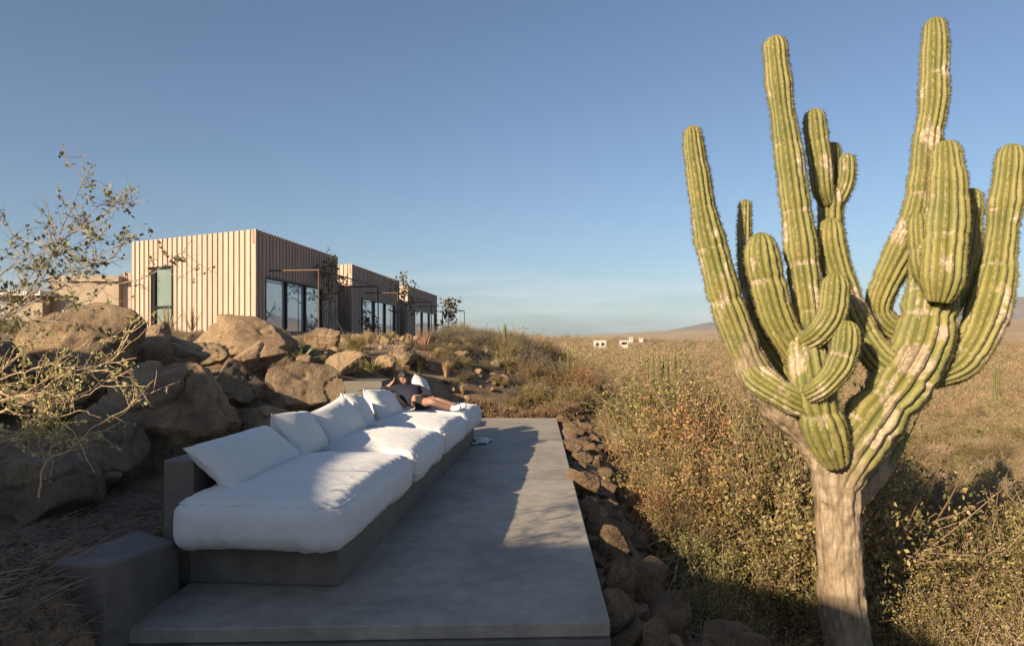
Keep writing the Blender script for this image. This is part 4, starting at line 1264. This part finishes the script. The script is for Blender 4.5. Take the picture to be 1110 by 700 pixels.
# ------------------------------------------------------------------ small trees by the house
def sparse_tree(base, top, Y, nl, label, crown, seed, lsize=.14, pal=GRN, tr=.045, extra=()):
    rg2 = np.random.default_rng(seed)
    b = P(*base, Y); t = P(*top, Y); b.z = min(b.z, 1.72)
    root = empty('small_tree', b, 0, label, 'tree', 'thin young trees along the house')
    tv = np.array(t - b); mb = MB()
    pts = spline([(0, 0, 0), tuple(tv * .5 + np.array([.08, 0, 0])), tuple(tv)], 6); mb.tube(pts, np.linspace(tr, tr * .35, len(pts)), 8, 0, (.30, .23, .16))
    ends = []
    for k in range(crown[0]):
        i = pts[int(rg2.integers(int(len(pts) * crown[2]), len(pts)))]
        d = rg2.normal(size=3); d[2] = abs(d[2]) * .6; d /= np.linalg.norm(d); l = crown[1] * rg2.uniform(.4, 1)
        e = i + d * l; m_ = i + d * l * .5 + np.array([0, 0, .06])
        mb.tube([i, m_, e], [tr * .35, tr * .25, tr * .12], 5, 0, (.28, .21, .15)); ends.append((i, e))
    mb.build('trunk', M_TWIG, root)
    E = np.array(ends); k = rg2.integers(0, len(E), nl); tt = rg2.uniform(.3, 1.1, (nl, 1))
    C = E[k, 0] + (E[k, 1] - E[k, 0]) * tt + rg2.normal(size=(nl, 3)) * .10
    V, Fq = leaf_quads(C, lsize, rg2, .7); col = np.array(pal)[rg2.integers(0, len(pal), nl)] * rg2.uniform(.7, 1.3, (nl, 1))
    mb = MB(); mb.add(V, Fq, 0, np.repeat(col, 4, 0)); mb.build('crown', M_LEAF, root)
DG = [(.10, .11, .045), (.15, .14, .06), (.06, .075, .03), (.24, .19, .11)]
sparse_tree((354, 366), (360, 285), 31, 420, 'thin young tree with sparse leaves in front of the first timber block', (22, 1.1, .35), 5, .13, DG)
sparse_tree((483, 374), (486, 328), 48, 300, 'dark leafy young tree standing at the far end of the house', (26, .95, .2), 6, .24, DG)
sparse_tree((440, 372), (436, 305), 42, 200, 'young tree with a few leaves rising above the roof line at the middle block', (16, 1.3, .5), 7, .2, DG)
sparse_tree((376, 370), (352, 330), 29, 40, 'leaning bare branch propped beside the young tree', (6, .7, .4), 8, .1, DG, .06)
sparse_tree((401, 368), (398, 345), 34, 160, 'low dark leafy sapling in front of the middle glass doors', (14, .6, .1), 9, .14, DG)

# ------------------------------------------------------------------ thorny bushes at the left
def thorn_bush(name, mains, label, leafcol, seed, nl_per, lsize, twig=(.34, .28, .22), Y0=3.3, sub=3):
    rg2 = np.random.default_rng(seed)
    base = P(mains[0][0][0], mains[0][0][1], Y0)
    root = empty(name, (base.x, base.y, gz(base.x, base.y)), 0, label, 'bush')
    O = np.array(root.location)
    mb = MB(); lv = []
    for path in mains:
        Yc = path[0][2] if len(path[0]) > 2 else Y0
        pts = spline([P(p[0], p[1], p[2] if len(p) > 2 else Y0) for p in path], 6)
        pts = pts + rg2.normal(size=pts.shape) * .003
        L_ = np.linalg.norm(np.diff(pts, axis=0), axis=1).sum()
        r0 = .0025 + .0028 * min(1, L_)
        mb.tube(pts - O, np.linspace(r0, .0016, len(pts)), 5, 0, twig)
        def grow(pts, depth, L_):
            n = max(3, int(L_ / .055))
            for k in range(n):
                i = int(rg2.integers(1, len(pts) - 1)); b = pts[i]; t = pts[i + 1] - pts[i - 1]; t = t / (np.linalg.norm(t) + 1e-9)
                d = t * rg2.uniform(.3, 1.0) + rg2.normal(size=3) * .6; d /= np.linalg.norm(d)
                l = rg2.uniform(.06, .26) * (1 if depth == 0 else .5)
                q = [b]
                for s in range(4):
                    d = d + rg2.normal(size=3) * .13 + np.array([0, 0, .03]); d /= np.linalg.norm(d); q.append(q[-1] + d * l / 4)
                q = np.array(q)
                mb.tube(q - O, np.linspace(.0017, .0008, 5), 3, 0, twig, cap=False)
                m_ = rg2.poisson(nl_per)
                for _ in range(m_):
                    j = int(rg2.integers(1, 5)); c = q[j] + rg2.normal(size=3) * .006
                    for _2 in range(rg2.integers(2, 5)): lv.append(c + rg2.normal(size=3) * .007)
                if depth < sub - 2 and l > .1: grow(q, depth + 1, l)
        grow(pts, 0, L_)
    mb.build('branches', M_TWIG, root)
    C = np.array(lv) - O
    V, Fq = leaf_quads(C, lsize, rg2, .6); col = np.array(leafcol)[rg2.integers(0, len(leafcol), len(C))] * rg2.uniform(.7, 1.3, (len(C), 1))
    mb = MB(); mb.add(V, Fq, 0, np.repeat(col, 4, 0)); mb.build('leaves', M_LEAF, root)
LG = [(.24, .24, .09), (.30, .29, .13), (.17, .18, .07), (.34, .31, .18)]
thorn_bush('thorny_bush', [
  [(-190, 520, 3.3), (-120, 430, 3.3), (-60, 380, 3.3), (-20, 355, 3.3), (20, 336, 3.35), (45, 305, 3.4), (62, 262, 3.4), (78, 225, 3.4), (96, 183, 3.4)],
  [(62, 262, 3.4), (50, 245, 3.4), (41, 226, 3.4)],
  [(20, 336, 3.35), (60, 268, 3.35), (92, 245, 3.3), (125, 228, 3.3), (158, 219, 3.25)],
  [(110, 236, 3.3), (130, 215, 3.3), (151, 200, 3.3)],
  [(-60, 380, 3.3), (-30, 345, 3.2), (5, 320, 3.2), (40, 292, 3.2), (50, 262, 3.2)],
  [(-60, 300, 3.5), (-10, 238, 3.5), (12, 250, 3.5), (35, 275, 3.5)],
  [(60, 262, 3.4), (75, 285, 3.35), (98, 306, 3.3), (104, 318, 3.3)],
  [(0, 345, 3.2), (50, 310, 3.2), (90, 308, 3.15), (140, 306, 3.1), (175, 290, 3.1), (208, 262, 3.1)],
  [(-20, 355, 3.3), (40, 325, 3.3), (85, 300, 3.3), (110, 275, 3.3), (140, 262, 3.3)],
  [(-30, 330, 3.45), (10, 290, 3.45), (45, 275, 3.45), (85, 268, 3.45), (115, 250, 3.45)],
  [(45, 305, 3.4), (80, 292, 3.5), (120, 280, 3.5), (143, 250, 3.5)],
  [(-40, 350, 3.1), (0, 330, 3.1), (35, 345, 3.1), (70, 350, 3.1)],
], 'thorny bush with small grey green leaves reaching across the sky at the left edge', LG, 31, .95, .024, sub=3)
thorn_bush('dry_thorn_bush', [
  [(-160, 600, 3.0), (-80, 500, 3.0), (-20, 455, 3.0), (30, 435, 3.0), (70, 405, 3.05), (110, 395, 3.1), (135, 380, 3.1)],
  [(-20, 455, 3.0), (20, 470, 2.95), (55, 455, 2.95), (85, 445, 2.9), (110, 452, 2.9)],
  [(-60, 500, 2.9), (0, 480, 2.9), (40, 462, 2.9)],
  [(42, 540, 2.9), (50, 500, 2.9), (75, 488, 2.9), (105, 462, 2.9), (140, 440, 2.9), (166, 412, 2.9)],
  [(-30, 420, 3.1), (20, 405, 3.1), (60, 392, 3.1), (95, 372, 3.1)],
  [(-20, 440, 3.0), (40, 425, 3.0), (85, 432, 3.0), (120, 410, 3.0)],
  [(-20, 425, 3.2), (15, 388, 3.2), (40, 370, 3.2)],
  [(-30, 400, 3.1), (10, 430, 3.05), (50, 445, 3.0), (80, 470, 2.95), (95, 500, 2.9)],
], 'dry thorny twigs with tiny leaves over the shaded boulders at the left edge', [(.38, .32, .13), (.30, .27, .11), (.44, .35, .18)], 32, 1.6, .017, (.40, .30, .18), 3.0)

# foreground litter: dead twigs and straw on the ground at the left, one uncountable mass
mb = MB()
for k in range(2300):
    Y = rg.uniform(2.7, 7.5) if k < 1500 else rg.uniform(2.6, 4.0); x = rg.uniform(-.76 * Y - .3, -2.5 + (Y - 4) * .05 if Y > 3.6 else -1.95)
    z = gzf(x, Y)
    a = rg.uniform(0, 6.28); l = rg.uniform(.04, .28); d = np.array([math.cos(a), math.sin(a), rg.uniform(-.05, .5)]) * l
    b = np.array([x, Y, z + .005])
    g = rg.uniform(.5, 1.3)
    mb.tube([b, b + d * .5 + rg.normal(size=3) * .012 + np.array([0, 0, .01]), b + d], [.0035, .003, .0015], 3, 0, (.19 * g, .13 * g, .08 * g), cap=False)
o = mb.build('dead_twigs', M_TWIG); tag(o, kind='stuff')
mb = MB()
for k in range(1800):
    Y = rg.uniform(3.6, 9.5); x = xr(Y) + rg.uniform(.7, 2.6)
    z = gzf(x, Y)
    a = rg.uniform(0, 6.28); l = rg.uniform(.1, .5); d = np.array([math.cos(a), math.sin(a), rg.uniform(0, .9)]) * l
    b = np.array([x, Y, z]); g = rg.uniform(.6, 1.3)
    mb.tube([b, b + d * .5 + rg.normal(size=3) * .03, b + d], [.004, .003, .0015], 3, 0, (.27 * g, .20 * g, .13 * g), cap=False)
o = mb.build('dry_brush_litter', M_TWIG); tag(o, kind='stuff')

# gravel ------------------------------------------------------------------
mb = MB(); v0, f0 = ICO[2][0], ICO[2][1]
v1, f1 = ico(1)
for k in range(2600):
    Y = rg.uniform(3.2, 22); px = rg.uniform(-20, 560); x = (px - CX) * Y / F
    if x > -2.75 + .06 * (Y - 4) and Y < 14.5: continue
    s = rg.uniform(.008, .035) * (1 + Y * .04)
    mb.add(v1 * s * rg.uniform(.6, 1.3, 3) + np.array([x, Y, gzf(x, Y)]), f1)
for k in range(900):
    Y = rg.uniform(2.6, 4.6); x = rg.uniform(-.8 * Y - .2, -2.0 if Y < 3.5 else -2.6)
    s = rg.uniform(.004, .016) * (2.2 if rg.random() < .06 else 1)
    mb.add(v1 * s * rg.uniform(.6, 1.3, 3) + np.array([x, Y, gzf(x, Y)]), f1)
o = mb.build('gravel', M_ROCK); tag(o, kind='stuff')

# far scrub: an uncountable mass, instanced on points
def far_proto(pal, nm):
    tw, V, Fq, col = shrub_arrays(rg, nstem=10, nsub=5, nleaf=700, rad=.9, height=.8, lsize=.075, palette=pal, clump=.10)
    mb = MB(); mb.add(V, Fq, 0, col)
    for p, r in tw[::6]: mb.tube(p, r * 1.5, 3, 0, (.2, .14, .09), cap=False)
    return mb
def scatter(name, pal, n, seed):
    rs = np.random.default_rng(seed)
    proto = far_proto(pal, name).build(name + '_plant', M_LEAF)
    Y = 22 * (950 / 22) ** (rs.random(n) ** .82)
    px = rs.uniform(500, 1150, n); X = (px - CX) * Y / F
    keep = ((X > 3 + (Y - 22) * .05) & ((Y > 34) | (X / Y > .35))) | (Y > 75)
    X, Y = X[keep], Y[keep]
    Z = ground(X, Y)
    S = rs.uniform(.75, 1.3, len(X)) ** 2.6 * np.clip(Y / 75, .38, 3.4)
    me = bpy.data.meshes.new(name); me.from_pydata(np.stack([X, Y, Z], -1).tolist(), [], [])
    a = me.attributes.new('s', 'FLOAT', 'POINT'); a.data.foreach_set('value', S)
    o = bpy.data.objects.new(name, me); COL.objects.link(o); tag(o, kind='stuff')
    ng = bpy.data.node_groups.new(name, 'GeometryNodeTree')
    ng.interface.new_socket('Geometry', in_out='INPUT', socket_type='NodeSocketGeometry'); ng.interface.new_socket('Geometry', in_out='OUTPUT', socket_type='NodeSocketGeometry')
    gi = ng.nodes.new('NodeGroupInput'); go = ng.nodes.new('NodeGroupOutput')
    ip = ng.nodes.new('GeometryNodeInstanceOnPoints'); oi = ng.nodes.new('GeometryNodeObjectInfo'); oi.inputs['Object'].default_value = proto
    at = ng.nodes.new('GeometryNodeInputNamedAttribute'); at.data_type = 'FLOAT'; at.inputs['Name'].default_value = 's'
    rv = ng.nodes.new('FunctionNodeRandomValue'); rv.data_type = 'FLOAT_VECTOR'; rv.inputs[0].default_value = (0, 0, 0); rv.inputs[1].default_value = (0, 0, 6.28)
    ng.links.new(gi.outputs[0], ip.inputs['Points']); ng.links.new(oi.outputs['Geometry'], ip.inputs['Instance'])
    ng.links.new(at.outputs['Attribute'], ip.inputs['Scale']); ng.links.new(rv.outputs[0], ip.inputs['Rotation'])
    ng.links.new(ip.outputs[0], go.inputs[0])
    md = o.modifiers.new('scatter', 'NODES'); md.node_group = ng
    # the source plant itself stands in the field as part of the same mass
    proto.location = (30, 60, gz(30, 60)); tag(proto, kind='stuff')
scatter('tan_scrub', [(.36, .26, .14), (.30, .22, .11), (.42, .31, .175), (.22, .165, .085)], 4300, 1)
scatter('olive_scrub', [(.25, .21, .08), (.31, .25, .10), (.18, .16, .06)], 1900, 2)
scatter('brown_scrub', [(.33, .22, .12), (.40, .27, .16), (.22, .16, .10)], 1900, 3)

# far white houses -----------------------------------------------------------
def far_house(px0, px1, pt, pb, Y, label, windows):
    a = P(px0, pb, Y); b = P(px1, pt, Y)
    root = empty('far_house', (a.x, Y, a.z), 0, label, 'house', 'white houses on the distant plain')
    w = b.x - a.x; h = b.z - a.z
    mb = MB(); mb.box(0, w, 0, w * .6, -1.5, h * .9); mb.build('wall', M_WHITE, root)
    mb = MB(); mb.box(-.3, w + .3, -.3, w * .6 + .3, h * .9 + .002, h * .9 + .35); mb.build('roof', M_WHITE, root)
    for (u0, u1, v0_, v1_) in windows:
        mb = MB(); mb.box(w * u0, w * u1, -.06, .2, h * v0_, h * v1_); mb.build('window', M_BLACK, root)
far_house(644, 657, 368.5, 376, 420, 'white box house on the distant plain, left one of the two larger ones', [(.15, .4, .2, .6), (.6, .85, .2, .6)])
far_house(672, 681, 368.5, 376, 420, 'white distant house with a dark window band, right of the other large one', [(.2, .85, .35, .7)])
far_house(682, 686, 365.5, 369, 600, 'tiny white house behind the two larger distant ones', [(.3, .6, .3, .6)])
far_house(693, 697, 366.5, 369, 650, 'tiny pale house right of the other distant white houses', [(.3, .6, .3, .6)])
far_house(569, 574, 371.5, 375, 420, 'tiny white house behind the leaning column cactus', [(.3, .6, .3, .6)])

# ------------------------------------------------------------------ person
def skin_mesh(name, joints, edges, m, parent, sub=2, root=0, wrinkle=0):
    """joints: name -> (x,y,z,r)"""
    names = list(joints); idx = {n: i for i, n in enumerate(names)}
    me = bpy.data.meshes.new(name)
    me.from_pydata([joints[n][:3] for n in names], [(idx[a], idx[b]) for a, b in edges], [])
    o = bpy.data.objects.new(name, me); COL.objects.link(o); o.parent = parent
    sk = o.modifiers.new('skin', 'SKIN'); sk.use_smooth_shade = True
    for i, n in enumerate(names):
        r = joints[n][3]; rr = r if isinstance(r, tuple) else (r, r)
        me.skin_vertices[0].data[i].radius = rr
        me.skin_vertices[0].data[i].use_root = (i == root)
    ss_ = o.modifiers.new('sub', 'SUBSURF'); ss_.levels = sub; ss_.render_levels = sub
    me.materials.append(m)
    return o
def m_plain(name, col, rough=.7, sss=0):
    m = simple(name, col, rough, 0, .12, 25, .1, 120)
    return m
M_SKIN = m_plain('skin', (.31, .175, .115), .55)
M_NAVY = m_plain('navy_cotton', (.012, .013, .03), .9)
M_DARK = m_plain('black_cotton', (.015, .015, .018), .9)
M_HAIR = m_plain('dark_hair', (.016, .010, .007), .6)
M_SOCK = m_plain('white_sock', (.7, .69, .67), .9)
PO = Vector((-1.34, 9.72, .62))
per = empty('person', PO, 0, 'person in a dark sweatshirt and shorts reclining on the bench, head propped on hand', 'person')
per.scale = (.93, .93, .93)
def J(x, y, z, r): return (x - PO.x, y - PO.y, z - PO.z, r)
hips = (-1.36, 9.74, .745); chest = (-1.55, 10.02, .90); neck = (-1.60, 10.08, 1.01); head = (-1.61, 10.02, 1.10)
shL = (-1.72, 9.96, .95); elL = (-2.0, 9.95, .885); haL = (-1.76, 9.92, 1.03)
shR = (-1.40, 10.10, .93); elR = (-1.17, 9.95, .83); haR = (-1.10, 9.72, .80)
hipA = (-1.28, 9.68, .73); knA = (-1.10, 9.36, .79); anA = (-.76, 9.50, .665); toA = (-.66, 9.46, .70)
hipB = (-1.30, 9.82, .74); knB = (-1.02, 9.66, .77); anB = (-.70, 9.70, .665); toB = (-.59, 9.69, .71)
body_j = {'hips': J(*hips, .13), 'waist': J(-1.45, 9.88, .80, .115), 'chest': J(*chest, .125), 'neck0': J(-1.585, 10.06, .965, .06), 'neck': J(*neck, .05), 'head': J(-1.61, 10.04, 1.05, .05),
          'shL': J(*shL, .055), 'elL': J(*elL, .042), 'wrL': J(-1.79, 9.92, .995, .028), 'paL': J(-1.755, 9.93, 1.035, .034),
          'shR': J(*shR, .055), 'elR': J(*elR, .042), 'wrR': J(-1.12, 9.78, .805, .028), 'paR': J(-1.095, 9.71, .80, .034),
          'hipA': J(*hipA, .095), 'knA': J(*knA, .058), 'cA': J(-.98, 9.42, .735, .055), 'anA': J(*anA, .036), 'toA': J(*toA, .034),
          'hipB': J(*hipB, .095), 'knB': J(*knB, .058), 'cB': J(-.90, 9.68, .73, .055), 'anB': J(*anB, .036), 'toB': J(*toB, .034)}
edges = [('hips', 'waist'), ('waist', 'chest'), ('chest', 'neck0'), ('neck0', 'neck'), ('neck', 'head'), ('chest', 'shL'), ('shL', 'elL'), ('elL', 'wrL'), ('wrL', 'paL'),
         ('chest', 'shR'), ('shR', 'elR'), ('elR', 'wrR'), ('wrR', 'paR'), ('hips', 'hipA'), ('hipA', 'knA'), ('knA', 'cA'), ('cA', 'anA'), ('anA', 'toA'),
         ('hips', 'hipB'), ('hipB', 'knB'), ('knB', 'cB'), ('cB', 'anB'), ('anB', 'toB')]
def fingers(j, e, palm, base, dirv, side, tag_):
    d = np.array(dirv, float); d /= np.linalg.norm(d); s = np.array(side, float); s /= np.linalg.norm(s); cu = np.cross(d, s)
    for k, (off, ln) in enumerate(((-.026, .062), (-.009, .074), (.009, .070), (.026, .056))):
        a = np.array(base) + s * off * .9 + d * .02
        for q in range(3):
            nm = f'{tag_}{k}{q}'
            p = a + d * ln * (q + 1) / 3 * (1 - .1 * q) - cu * .010 * q * q * .6
            j[nm] = J(*p, .0085 - .001 * q); e.append((nm[:-1] + str(q - 1), nm) if q else (palm, nm))
    for q in range(2):
        nm = f'{tag_}t{q}'; p = np.array(base) + s * (.035 + .016 * q) + d * (.005 + .022 * (q + 1)) 
        j[nm] = J(*p, .010 - .001 * q); e.append((f'{tag_}t0', nm) if q else (palm, nm))
fingers(body_j, edges, 'paL', (-1.755, 9.93, 1.035), (.45, .25, .8), (0, -1, .2), 'l')
fingers(body_j, edges, 'paR', (-1.095, 9.71, .80), (.1, -1, -.15), (1, .1, 0), 'r')
b = skin_mesh('body', body_j, edges, M_SKIN, per)
# head: an ovoid with brow, nose, lips, chin and ears, part of the figure
def head_mesh():
    v, f = ICO[5]; v = v.copy()
    x, y, z = v[:, 0].copy(), v[:, 1].copy(), v[:, 2].copy()     # face looks along -y
    v = v * np.array([.075, .095, .115])
    v[:, 0] *= np.where(z < 0, 1 - .28 * (-z) ** 1.5, 1)
    face = (y < 0)
    g = lambda cx, cz, sx, sz: np.exp(-((x - cx) / sx) ** 2 - ((z - cz) / sz) ** 2) * face
    v[:, 1] -= .022 * g(0, -.12, .13, .22) + .006 * g(0, -.26, .2, .08)      # nose
    v[:, 1] += .012 * (g(-.36, .08, .2, .12) + g(.36, .08, .2, .12))            # eye sockets
    v[:, 1] -= .005 * (g(0, -.45, .28, .06) + g(0, -.55, .26, .06)) - .004 * g(0, -.5, .3, .025)
    v[:, 1] -= .012 * g(0, -.82, .3, .18) + .005 * g(0, .25, .6, .1)
    return v, f
hv, hf = head_mesh()
Rm = np.array((Matrix.Rotation(R(28), 3, 'Z') @ Matrix.Rotation(R(20), 3, 'X') @ Matrix.Rotation(R(-12), 3, 'Y')))
hc = np.array(head) - np.array(PO)
mb = MB(); mb.add(hv @ Rm.T + hc, hf)
for s in (-1, 1):
    ev, ef = ICO[3]; ev = ev * np.array([.012, .022, .034]) + np.array([s * .074, .005, -.005]); mb.add(ev @ Rm.T + hc, ef)
mb.build('head', M_SKIN, per, smooth=True)
mb = MB()
for s in (-1, 1):
    ev, ef = ICO[2]; mb.add((ev * np.array([.012, .006, .007]) + np.array([s * .027, -.082, .010])) @ Rm.T + hc, ef)
mb.build('eyes', M_HAIR, per)
hv2 = hv * 1.13
keep = (hv[:, 2] > .045 + .012 * fbm(hv * 60, 8, 2)) | ((hv[:, 1] > -.03) & (hv[:, 2] > -.075) & (np.abs(hv[:, 0]) > .03)) | ((hv[:, 1] > 0) & (hv[:, 2] > -.08))
hv2 = hv2 + (hv / np.linalg.norm(hv, axis=1)[:, None]) * (.022 * fbm(hv * 38, 5, 3))[:, None]
hv2 = np.where(keep[:, None], hv2, hv * .93)
mb = MB(); mb.add(hv2 @ Rm.T + hc, hf); mb.build('hair', M_HAIR, per, smooth=True)
g = lambda d, k: tuple(d[k][:3])
top = {k: (*body_j[k][:3], r) for k, r in {'hips': .142, 'waist': .14, 'chest': .148, 'neck0': .078, 'shL': .078, 'elL': .06, 'shR': .078, 'elR': .06}.items()}
top['wl'] = J(-1.82, 9.905, .965, .044); top['wr'] = J(-1.135, 9.84, .81, .044)
skin_mesh('sweatshirt', top, [('hips', 'waist'), ('waist', 'chest'), ('chest', 'neck0'), ('chest', 'shL'), ('shL', 'elL'), ('elL', 'wl'), ('chest', 'shR'), ('shR', 'elR'), ('elR', 'wr')], M_NAVY, per)
sh = {k: (*body_j[k][:3], r) for k, r in {'hips': .145, 'hipA': .115, 'hipB': .115}.items()}
sh['mA'] = J(-1.17, 9.49, .765, .092); sh['mB'] = J(-1.13, 9.73, .76, .092)
skin_mesh('shorts', sh, [('hips', 'hipA'), ('hipA', 'mA'), ('hips', 'hipB'), ('hipB', 'mB')], M_DARK, per)
so = {}
for s_, an, to, c in (('A', anA, toA, (-.84, 9.47, .69)), ('B', anB, toB, (-.78, 9.695, .69))):
    so['c' + s_] = J(*c, .044); so['a' + s_] = J(*an, .044); so['t' + s_] = J(*to, .042)
for s_ in 'AB':
    skin_mesh('sock', {k: so[k] for k in ('c' + s_, 'a' + s_, 't' + s_)}, [('c' + s_, 'a' + s_), ('a' + s_, 't' + s_)], M_SOCK, per)

# ------------------------------------------------------------------ unseen block added outside the frame, shaped to shade the terrace
SUN_EL = R(21.0)
tv = np.array([.669, .743]); tv /= np.linalg.norm(tv)             # horizontal travel of the light
caster = empty('shade_caster', (-10.5, 0, 0), 0, 'unseen timber block added left of the view, out of frame, to shade the terrace', 'house')
mb = MB(); 
prof = [(-11, 6.2), (-6.2, 5.55), (-4.3, 4.95), (-3.9, 4.5), (-1.6, 4.46), (0, 4.36), (1.2, 4.2), (2.2, 3.88), (4, 3.85)]  # top heights chosen for where the cast shadow edge should fall
for (ya, za), (yb, zb) in zip(prof[:-1], prof[1:]):
    mb.hexa([(-3.4, ya, -.6), (2.4, ya, -.6), (2.4, yb, -.6), (-3.4, yb, -.6), (-3.4, ya, za), (2.4, ya, za), (2.4, yb, zb), (-3.4, yb, zb)], 0, (.9, .9, .9, 1))
mb.build('wall', M_WOOD, caster)  # body of the added shadow caster
mb = MB()
for (ya, za), (yb, zb) in zip(prof[:-1], prof[1:]):
    mb.hexa([(-3.5, ya, za + .003), (2.45, ya, za + .003), (2.45, yb, zb + .003), (-3.5, yb, zb + .003), (-3.5, ya, za + .06), (2.45, ya, za + .06), (2.45, yb, zb + .06), (-3.5, yb, zb + .06)], 0)
mb.build('roof', M_CONC, caster)  # top sheet of the added shadow caster

# ------------------------------------------------------------------ air, sky and sun
def haze():
    m = bpy.data.materials.new('air'); m.use_nodes = True; nt = m.node_tree
    for n in list(nt.nodes):
        if n.type == 'BSDF_PRINCIPLED': nt.nodes.remove(n)
    pv = nt.nodes.new('ShaderNodeVolumePrincipled'); pv.inputs['Color'].default_value = (.62, .80, 1.0, 1)
    pv.inputs['Density'].default_value = HAZE; pv.inputs['Anisotropy'].default_value = 0.0
    L(nt, pv.outputs[0], nt.nodes['Material Output'].inputs['Volume'])
    mb = MB(); mb.box(-8800, 8800, -400, 10600, -60, 480); o = mb.build('haze', m); tag(o, kind='stuff')
HAZE = 3.5e-5
haze()

w = bpy.data.worlds.new('World'); scene.world = w; w.use_nodes = True
nt = w.node_tree; bg = nt.nodes['Background']
sky = nt.nodes.new('ShaderNodeTexSky'); sky.sky_type = 'NISHITA'; sky.sun_disc = False
az = math.atan2(-tv[0], -tv[1])          # compass angle (from +Y, clockwise) towards the sun
sky.sun_elevation = SUN_EL; sky.sun_rotation = az % (2 * math.pi)
sky.altitude = 200; sky.air_density = 1.0; sky.dust_density = 1.3; sky.ozone_density = 3.8
# thin cloud streaks low over the plain
tc = nt.nodes.new('ShaderNodeTexCoord'); mp = nt.nodes.new('ShaderNodeMapping'); mp.inputs['Scale'].default_value = (3.0, 3.0, 22)
L(nt, tc.outputs['Generated'], mp.inputs['Vector'])
cn = N(nt, 'ShaderNodeTexNoise'); cn.inputs['Scale'].default_value = 1.4; cn.inputs['Detail'].default_value = 7; cn.inputs['Roughness'].default_value = .6
L(nt, mp.outputs[0], cn.inputs['Vector'])
sx = nt.nodes.new('ShaderNodeSeparateXYZ'); L(nt, tc.outputs['Generated'], sx.inputs[0])
band = ramp(nt, sx.outputs[2], [(0, (.5, .5, .5)), (.03, (1, 1, 1)), (.07, (.7, .7, .7)), (.12, (0, 0, 0))])
cl = ramp(nt, cn.outputs['Fac'], [(.42, (0, 0, 0)), (.66, (1, 1, 1))])
cf = mixc(nt, 1, band, cl, 'MULTIPLY')
half = nt.nodes.new('ShaderNodeMath'); half.operation = 'MULTIPLY'; half.inputs[1].default_value = .42
L(nt, cf, half.inputs[0])
hsv = nt.nodes.new('ShaderNodeHueSaturation'); hsv.inputs['Saturation'].default_value = .92; hsv.inputs['Value'].default_value = .92
L(nt, sky.outputs['Color'], hsv.inputs['Color'])
cc = mixc(nt, half.outputs[0], hsv.outputs['Color'], (7.0, 7.0, 7.4))
L(nt, cc, bg.inputs['Color'])
bg.inputs['Strength'].default_value = .067

sd = bpy.data.lights.new('Sun', 'SUN'); sd.energy = 5.0; sd.angle = R(.55); sd.color = (1.0, .80, .55)
so_ = bpy.data.objects.new('Sun', sd); COL.objects.link(so_)
dirv = Vector((tv[0] * math.cos(SUN_EL), tv[1] * math.cos(SUN_EL), -math.sin(SUN_EL)))
so_.rotation_euler = dirv.to_track_quat('-Z', 'Y').to_euler(); so_.location = (-20, -20, 15)

# ------------------------------------------------------------------ camera
cam = bpy.data.cameras.new('Camera'); co = bpy.data.objects.new('Camera', cam); COL.objects.link(co)
cam.sensor_width = 36; cam.lens = 36 * F / 1110
cam.shift_y = -(HY - 350) / 1110 * -1.0
co.location = (0, 0, CAMZ); co.rotation_euler = (R(90), 0, 0)
cam.clip_start = .05; cam.clip_end = 30000
scene.camera = co
scene.view_settings.view_transform = 'Standard'; scene.view_settings.look = 'None'
scene.view_settings.exposure = 1.0; scene.view_settings.gamma = 1
scene.render.engine = 'CYCLES'
cy = scene.cycles
cy.max_bounces = 5; cy.diffuse_bounces = 3; cy.glossy_bounces = 2; cy.transmission_bounces = 3; cy.transparent_max_bounces = 6; cy.volume_bounces = 0
cy.use_denoising = True
scene.render.resolution_x = 1024; scene.render.resolution_y = 645
